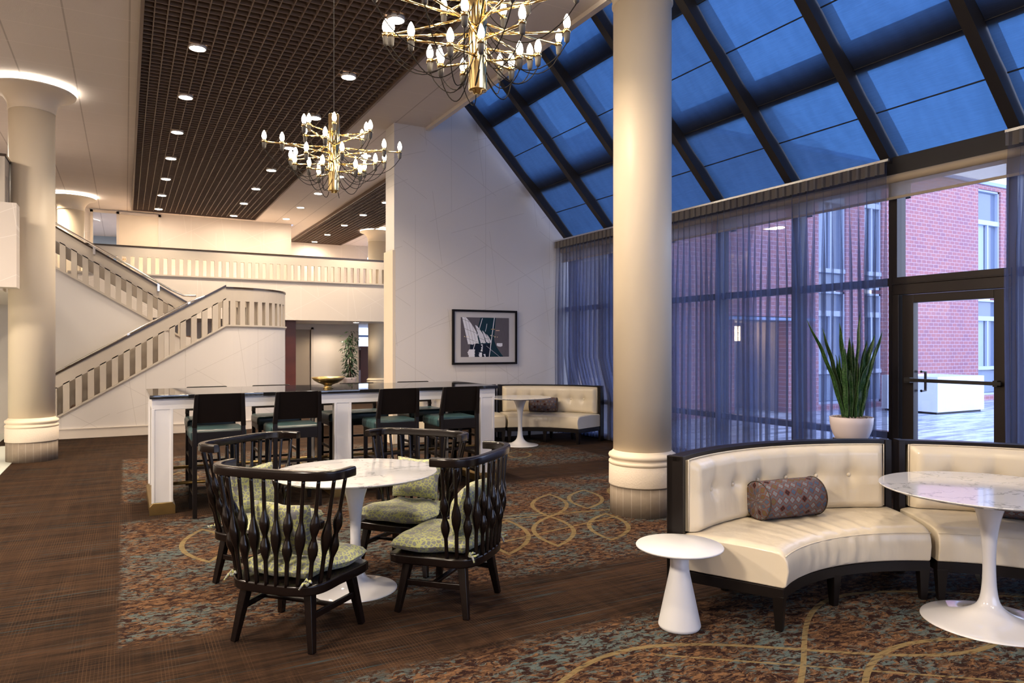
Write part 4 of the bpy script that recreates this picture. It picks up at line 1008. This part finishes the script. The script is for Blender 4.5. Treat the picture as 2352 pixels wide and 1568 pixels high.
# ================================================================ CURVED SOFAS
def curved_sofa(label, cx, cy, a0, a1, group, wr=1):
    t = thing('curved_sofa', label, 'sofa', (cx, cy, 0), 0, group)
    RF, RB = 1.14, 1.80; A0, A1 = radians(a0), radians(a1); N = 48
    def pt(R, a): return (R*cos(a), R*sin(a))
    def sector(mb, r0, r1, z0, z1, b0=A0, b1=A1, n=N):
        for k in range(n):
            a, b = b0+(b1-b0)*k/n, b0+(b1-b0)*(k+1)/n
            mb.hexa([(*pt(r0, a), z0), (*pt(r1, a), z0), (*pt(r1, b), z0), (*pt(r0, b), z0), (*pt(r0, a), z1), (*pt(r1, a), z1), (*pt(r1, b), z1), (*pt(r0, b), z1)])
    def sect_sweep(mb, prof, b0, b1, n=N):
        """profile of (R, z) points swept round the arc, closed ends"""
        m_ = len(prof); vs = []
        for k in range(n+1):
            a = b0+(b1-b0)*k/n
            vs += [(*pt(r, a), z) for r, z in prof]
        fs = [(k*m_+i, k*m_+(i+1) % m_, (k+1)*m_+(i+1) % m_, (k+1)*m_+i) for k in range(n) for i in range(m_)]
        fs += [tuple(range(m_)), tuple(n*m_+i for i in reversed(range(m_)))]
        mb.add(vs, fs)
    f = MB(); sect_sweep(f, [(RB-.035, .18), (RB, .18), (RB, .885), (RB-.035, .885)], A0, A1)
    sect_sweep(f, [(RB-.085, .855), (RB-.03, .855), (RB-.03, .885), (RB-.085, .885)], A0, A1)
    f.build('back_frame', MAT['woodm'], t, bevel=.003)
    e = .045/RB
    f = MB()
    for b0, b1 in ((A0, A0+e), (A1-e, A1)):
        f = MB(); sect_sweep(f, [(RB-.095, .0), (RB+.002, .0), (RB+.002, .888), (RB-.095, .888)], b0, b1, 2); f.build('end_post', MAT['woodm'], t, bevel=.003)
    f = MB(); sect_sweep(f, [(RF+.01, .175), (RB-.05, .175), (RB-.05, .235), (RF+.01, .235)], A0+.004, A1-.004)
    f.build('base_rail', MAT['woodm'], t, bevel=.003)
    for R_, aa in ((RF+.04, A0+.03), (RF+.04, (A0+A1)/2), (RF+.04, A1-.03), (RB-.10, A0+.3), (RB-.10, (A0+A1)/2), (RB-.10, A1-.3)):
        x, y = pt(R_, aa); d = Vector((cos(aa), sin(aa), 0)); s = 1 if R_ < 1.4 else -1
        MB().bar((x-d.x*.012*0, y, 0), (x, y, .19), .036, .036, .062, .062, up=(d.x, d.y, 0)).build('leg', MAT['woodm'], t, bevel=.003)
    # seat
    q = MB(); th = .022
    def rowp(u, v): return None
    prof = [(RF+.012, .236), (RF, .25), (RF-.002, .33), (RF, .395), (RF+.010, .418), (RF+.032, .434), (RF+.07, .441), (RF+.2, .448), (RF+.35, .450), (RF+.5, .444), (RB-.10, .44), (RB-.08, .43), (RB-.08, .24)]
    m_ = len(prof); n = 72; vs = []; rr = random.Random(wr)
    ph = [rr.uniform(0, 6.3) for _ in range(8)]
    for k in range(n+1):
        u = k/n; a = A0+.005+(A1-A0-.01)*u; edge = min(u, 1-u)*n
        pull = .012*max(0, 1-edge/1.2)
        for i, (r, z) in enumerate(prof):
            wv = .0025*sin(u*58+ph[0]+z*14)+.002*sin(u*97+ph[1]-z*9); g = exp_(-((u-.5)/.26)**2)
            dr_ = -.014*sin(pi*max(0, min(1, (z-.24)/.19)))*(1 if r < RF+.05 else 0) + wv*g*(1 if 1 <= i <= 4 else 0)
            dz = (wv*1.2*g if 5 <= i <= 10 else 0) - (pull if 3 <= i <= 10 else 0)
            if 3 <= i <= 10 and edge < 1: dz -= .004
            vs.append((*pt(r+dr_, a), z+dz))
    fs = [(k*m_+i, k*m_+(i+1) % m_, (k+1)*m_+(i+1) % m_, (k+1)*m_+i) for k in range(n) for i in range(m_)]
    fs += [tuple(range(m_)), tuple(n*m_+i for i in reversed(range(m_)))]
    q.add(vs, fs); so = q.build('seat', MAT['vinyl'], t, bevel=.008, seg=3)
    wl = [(*pt(RF-.001, A0+.006+(A1-A0-.012)*k/60), .408) for k in range(61)]
    MB().tube(wl, .0032, 6).build('seam_piping', MAT['vinyl'], so, True)
    # tufted back
    NP = 7; rb_ = RB-.088; b0, b1 = A0+.038, A1-.038; seg = 12
    def fb(u, v):
        k = u*NP; i = min(int(k), NP-1); fr = k-i
        col = sin(pi*fr)**.55 if 0 < fr < 1 else 0
        if (i == 0 and fr < .5) or (i == NP-1 and fr > .5): col = min(1, (fr if i == 0 else 1-fr)*6)**.5
        vs_ = abs(v-.52)/.52; row = min(1, (abs(v-.52)*7))**.6
        edge = min(1, (1-v)*9)**.5*min(1, v*9+.35)**.5*min(1, min(u, 1-u)*NP*5)**.5
        # distance to the nearest button
        kb = round(k); db = 9
        if 1 <= kb <= NP-1: db = hypot((k-kb)*.27, (v-.52)*.42)
        dim = exp_(-(db/.055)**2)
        seamv = (1-col)*(.6+.4*max(0, 1-abs(v-.6)*2))
        bulge = .062*edge*(1-.16*seamv)*(1-.10*(1-row))-.034*dim
        a = b0+(b1-b0)*u; z = .447+(.858-.447)*v
        R = rb_-.012-bulge - .014*(1-v)
        return (*pt(R, a), z)
    bk_ = MB().grid(NP*seg, 26, fb)
    bk_.grid(NP*seg, 1, lambda u, v: (*pt(rb_+.05*(1-0)-.0, b0+(b1-b0)*u), .447+(.858-.447)*v))
    nu = NP*seg
    def strip(fa):  # close the rim
        pass
    # rim faces: top, bottom, ends
    for v0 in (0, 1):
        bk_.grid(nu, 1, lambda u, v, v0=v0: tuple(Vector(fb(u, v0)).lerp(Vector((*pt(rb_+.05, b0+(b1-b0)*u), .447+(.858-.447)*v0)), v)))
    for u0 in (0, 1):
        bk_.grid(1, 26, lambda u, v, u0=u0: tuple(Vector(fb(u0, v)).lerp(Vector((*pt(rb_+.05, b0+(b1-b0)*u0), .447+(.858-.447)*v)), u)))
    bo = bk_.build('back_cushion', MAT['vinyl'], t, True, fix=False)
    for i in range(1, NP):
        x, y, z = fb(i/NP, .52); a = atan2(y, x)
        mbn = MB().lathe([(0, -.004), (.012, -.002), (.0145, .004), (.012, .010), (.006, .013), (0, .0135)], 14)
        o = mbn.build('button', MAT['vinyl'], bo, True, loc=(x+.004*cos(a+pi), y+.004*sin(a+pi), z)); o.rotation_euler = (0, -pi/2, a)
    pp = [(*pt(rb_-.018, b0-.004+(b1-b0+.008)*k/50), .862) for k in range(51)]
    pp = [(*pt(rb_-.018, b0-.004), .45)]+pp+[(*pt(rb_-.018, b1+.004), .45)]
    MB().tube(pp, .004, 6).build('piping', MAT['vinyl'], bo, True)
    return t
def exp_(x): return math.exp(x)
GF = 'cream tufted curved sofas'
NC = (3.58, 1.61)
curved_sofa('cream tufted curved sofa with dark frame beside the small white side table', NC[0], NC[1], 55.5, 117.0, GF, 1)
curved_sofa('cream tufted curved sofa behind the big marble table at the right edge', NC[0], NC[1], -7.5, 54.0, GF, 2)
FCN = (5.05, 8.83)
curved_sofa('distant cream curved sofa in the corner by the curtains', FCN[0], FCN[1], 18, 77, GF, 3)
curved_sofa('distant cream curved sofa mostly hidden by the bar table end', FCN[0], FCN[1], 78.5, 138, GF, 4)

def bolster(label, x, y, z, ang, R=.088, L=.36):
    mb = MB(); n = 36
    vs, fs, uv = [], [], []
    prof = [(0, 0), (.5*R, -.001), (.88*R, .004), (.97*R, .012), (R, .024), (R*1.015, L/2), (R, L-.024), (.97*R, L-.012), (.88*R, L-.004), (.5*R, L+.001), (0, L)]
    arcl = 0; acc = [0]
    for i in range(1, len(prof)): acc.append(acc[-1]+hypot(prof[i][0]-prof[i-1][0], prof[i][1]-prof[i-1][1]))
    for j, (r, xx) in enumerate(prof):
        for i in range(n+1):
            a = 2*pi*i/n; vs.append((xx-L/2, r*cos(a), r*sin(a))); uv.append((acc[j]*2.2, i/n*2.2*2*pi*R if 3 <= j <= 7 else i/n*2.2*2*pi*R))
    for j in range(len(prof)-1):
        for i in range(n): fs.append((j*(n+1)+i, j*(n+1)+i+1, (j+1)*(n+1)+i+1, (j+1)*(n+1)+i))
    mb.add(vs, fs, 0, uv)
    o = mb.build('bolster_pillow', MAT['bolster'], None, True, loc=(x, y, z)); o.rotation_euler = (0, 0, radians(ang))
    tag(o, label, 'pillow', 'patterned bolster pillows')
    for s in (-1, 1):
        MB().tube([(s*(L/2-.014), (R+.001)*cos(2*pi*i/40), (R+.001)*sin(2*pi*i/40)) for i in range(41)], .003, 6, False).build('piping', MAT['cap'], o, True)
    return o
def on_sofa(c, ang, R=1.515): a = radians(ang); return c[0]+R*cos(a), c[1]+R*sin(a)
x, y = on_sofa(NC, 87.5); bolster('brown patterned bolster on the sofa beside the small white side table', x, y, .568, -7, .118, .47)
x, y = on_sofa(NC, 27); bolster('patterned bolster barely showing under the big marble table top at the right edge', x, y, .568, -63, .118, .47)
x, y = on_sofa(FCN, 51); bolster('patterned bolster on the distant corner sofa', x, y, .568, -39, .118, .47)

# ================================================================ SNAKE PLANT ON A STAND
sp = thing('snake_plant', 'tall snake plant in a white bowl pot in front of the sheer curtain', 'plant', (5.9, 4.31, .655))
pot = [(0, 0), (.115, 0), (.128, .006), (.150, .04), (.170, .09), (.183, .15), (.188, .212), (.184, .216), (.178, .212), (.172, .195), (0, .195)]
MB().lathe([(r, z) for r, z in pot], 48).build('pot', MAT['pot'], sp, True)
gm = MB(); rr = random.Random(3)
for i in range(240):
    a, r = rr.uniform(0, 6.283), .172*sqrt(rr.random()); s = rr.uniform(.006, .012); x, y = r*cos(a), r*sin(a); z = .200+.012*(1-r/.17)+rr.uniform(0, .008)
    v = [(x+s*cx*rr.uniform(.7, 1.2), y+s*cy*rr.uniform(.7, 1.2), z+s*cz*rr.uniform(.5, 1)) for cx, cy, cz in ((1, 0, 0), (-1, 0, 0), (0, 1, 0), (0, -1, 0), (0, 0, 1), (0, 0, -1))]
    gm.add(v, [(0, 2, 4), (2, 1, 4), (1, 3, 4), (3, 0, 4), (2, 0, 5), (1, 2, 5), (3, 1, 5), (0, 3, 5)])
g = gm.build('gravel', MAT['gravel'], sp); g['kind'] = 'stuff'
def leaf(x, y, az, lean, L, W, tw, curve):
    d = Vector((cos(az), sin(az), 0)); sd = Vector((-sin(az+tw), cos(az+tw), 0))
    def f(u, v):
        t = v; wd = W*(min(1, .55+t*1.6)*(1-max(0, (t-.66)/.34)**2)); 
        if t > .995: wd = .0005
        p = Vector((x, y, .19))+d*(lean*t*L*(1-curve)+curve*lean*L*t*t*1.4)+Vector((0, 0, L*t*(1-.12*lean*t)))
        a = 2*u-1; nrm = sd.cross(Vector((0, 0, 1)))
        s2 = (sd*cos(.5*t*tw)+nrm*sin(.5*t*tw))
        return tuple(p+s2*(a*wd)+s2.cross(Vector((0, 0, 1)))*(.35*wd*a*a+.004*sin(t*20+x*50)))
    MB().grid(4, 16, f).build('leaf', MAT['snake'], sp, True, solid=.003)
# picture-right is roughly the (.88,-.48) direction; spread the leaves mostly along it
R_ = atan2(-.476, .879)
specs = [(-.95, .95), (-.62, .86), (-.34, .90), (-.12, .76), (.05, .72), (.18, 1.0), (.42, .74), (.62, .80), (.85, .84), (-.48, .55), (.30, .55)]
for i, (s, L) in enumerate(specs):
    az = R_ if s > 0 else R_+pi; leaf(s*.075, (-.476/.879)*s*.05+rr.uniform(-.03, .03), az+rr.uniform(-.4, .4), abs(s)*.30, L, rr.uniform(.034, .042), rr.uniform(-.5, .9), .5)
for i in range(22):
    az = rr.uniform(0, 6.283); r0 = rr.uniform(.01, .09)
    leaf(r0*cos(az), r0*sin(az), az, rr.uniform(.03, .2), rr.uniform(.30, .74), rr.uniform(.022, .031), rr.uniform(-1.2, 1.2), .5)
pstand = thing('plant_stand', 'thin gold plant stand under the white bowl pot', 'plant stand', (5.9, 4.31, 0))
MB().tube([(.150*cos(2*pi*i/40), .150*sin(2*pi*i/40), .665) for i in range(41)], .008, 8, False).build('ring', MAT['brass'], pstand, True)
for i in range(4):
    a = pi/4+i*pi/2; MB().tube([(.152*cos(a), .152*sin(a), .67), (.165*cos(a), .165*sin(a), 0)], .008, 8).build('leg', MAT['brass'], pstand, True)
MB().bar((-.108, -.108, .648), (.108, .108, .648), .012, .012).bar((-.108, .108, .648), (.108, -.108, .648), .012, .012).build('cross_bar', MAT['brass'], pstand)

# ================================================================ FRAMED PHOTO
fp = thing('framed_picture', 'black-framed photograph of a harbour with pale sails on the white papered wall', 'picture', (5.245, 10.63, 1.67))
w_, h_, t_ = .595, .45, .034
fm = MB()
for (x0, z0, x1, z1) in ((-w_, -h_, w_, -h_+t_), (-w_, h_-t_, w_, h_), (-w_, -h_+t_, -w_+t_, h_-t_), (w_-t_, -h_+t_, w_, h_-t_)): fm.box(x0, -.035, z0, x1, .012, z1)
fm.build('frame', MAT['woodm'], fp, bevel=.003)
MB().box(-w_+.02, -.012, -h_+.02, w_-.02, .0, h_-.02).build('mat_board', MAT['mat'], fp)
pw_, ph_ = .445, .325
MB().grid(1, 1, lambda u, v: (-pw_+2*pw_*u, -.0135, -ph_+2*ph_*v)).build('print', MAT['art'], fp)

# ================================================================ UNDER THE BALCONY
fi = thing('indoor_tree', 'leafy indoor fig tree in a white pot under the balcony', 'plant', (5.93, 21.2, 0))
MB().lathe([(0, 0), (.15, 0), (.20, .55), (.21, .59), (.19, .59), (.18, .54), (0, .54)], 28).build('pot', MAT['pot'], fi, True)
st = MB(); rr = random.Random(11); lf = MB()
def rleaf(p, az, el, L, W):
    d = Vector((cos(az)*cos(el), sin(az)*cos(el), sin(el))); s = d.cross(Vector((0, 0, 1))).normalized(); nn = s.cross(d)
    P = [p, p+d*L*.35+s*W, p+d*L*.7+s*W*.8-nn*.01, p+d*L-nn*.03, p+d*L*.7-s*W*.8-nn*.01, p+d*L*.35-s*W]
    m_ = p+d*L*.5+nn*.012
    lf.add([tuple(q) for q in P]+[tuple(m_)], [(0, 1, 6), (1, 2, 6), (2, 3, 6), (3, 4, 6), (4, 5, 6), (5, 0, 6)])
for k in range(3):
    a = k*2.1+.4; pts = [Vector((.04*cos(a)+.07*sin(t*3+k)*t, .04*sin(a)+.06*cos(t*2.5+k)*t, .54+t*(1.36-.15*k))) for t in [i/10 for i in range(11)]]
    st.tube(pts, [.016-.001*i for i in range(11)], 6)
    for i in range(1, 11):
        for q in range(11):
            p = pts[i]+Vector((0, 0, rr.uniform(-.07, .07))); az = rr.uniform(0, 6.283); rr_ = rr.uniform(.02, .16); p2 = p+Vector((cos(az)*rr_, sin(az)*rr_, .02))
            rleaf(p2, az+rr.uniform(-.6, .6), rr.uniform(-1.0, .2), rr.uniform(.13, .2), rr.uniform(.018, .028))
st.build('trunk', MAT['stem'], fi, True); lf.build('foliage', MAT['ficus'], fi)
hu = thing('wooden_hutch', 'dark red wooden cabinet beside the fig tree', 'cabinet', (6.9, 22.9, 0))
MB().box(-.22, -.3, 0, .22, .3, 1.46).box(-.27, -.35, 1.46, .14, .35, 1.52).prism([(.22, 0), (.62, 0), (.62, 1.0), (.22, 1.28)], -.3, .3, 'Y').build('body', MAT['mahog'], hu)
MB().box(-.31, -.26, .75, -.235, .26, 1.40).build('side_leaf', MAT['mahog'], hu)
# added fill under the ceiling at left, standing in for the unseen lobby's light
for (x, y, e) in ((-4.5, 1.0, 200), (-4.5, 6.5, 180)):
    l = lamp('unseen_ceiling_fill', 'AREA', e, (1, .84, .68), (x, y, 4.96)); l.data.shape = 'DISK'; l.data.size = 1.2
for (x, y) in ((.73, 19.9), (2.5, 19.97), (3.86, 20.07), (-1.8, 19.9)):
    l = lamp('downlight_fill', 'AREA', 5, WARM, (x, y, 4.92)); l.data.shape = 'DISK'; l.data.size = .17  # wide light added to brighten the upper wall; the leftmost has no downlight
for (x, y) in ((5.46, 22.0), (5.46, 23.7)):
    l = lamp('downlight_fill', 'AREA', 8, WARM, (x, y, 4.92)); l.data.shape = 'DISK'; l.data.size = .17  # same added wide fill for the recessed upper wall
for (x, y, z) in ((-.1, 23.5, 4.95), (-2.8, 14.6, 4.95)):
    l = lamp('unseen_ceiling_fill', 'AREA', 30, (1, .86, .70), (x, y, z)); l.data.shape = 'DISK'; l.data.size = .6  # added fill for the upper room and left upper floor, no fixture
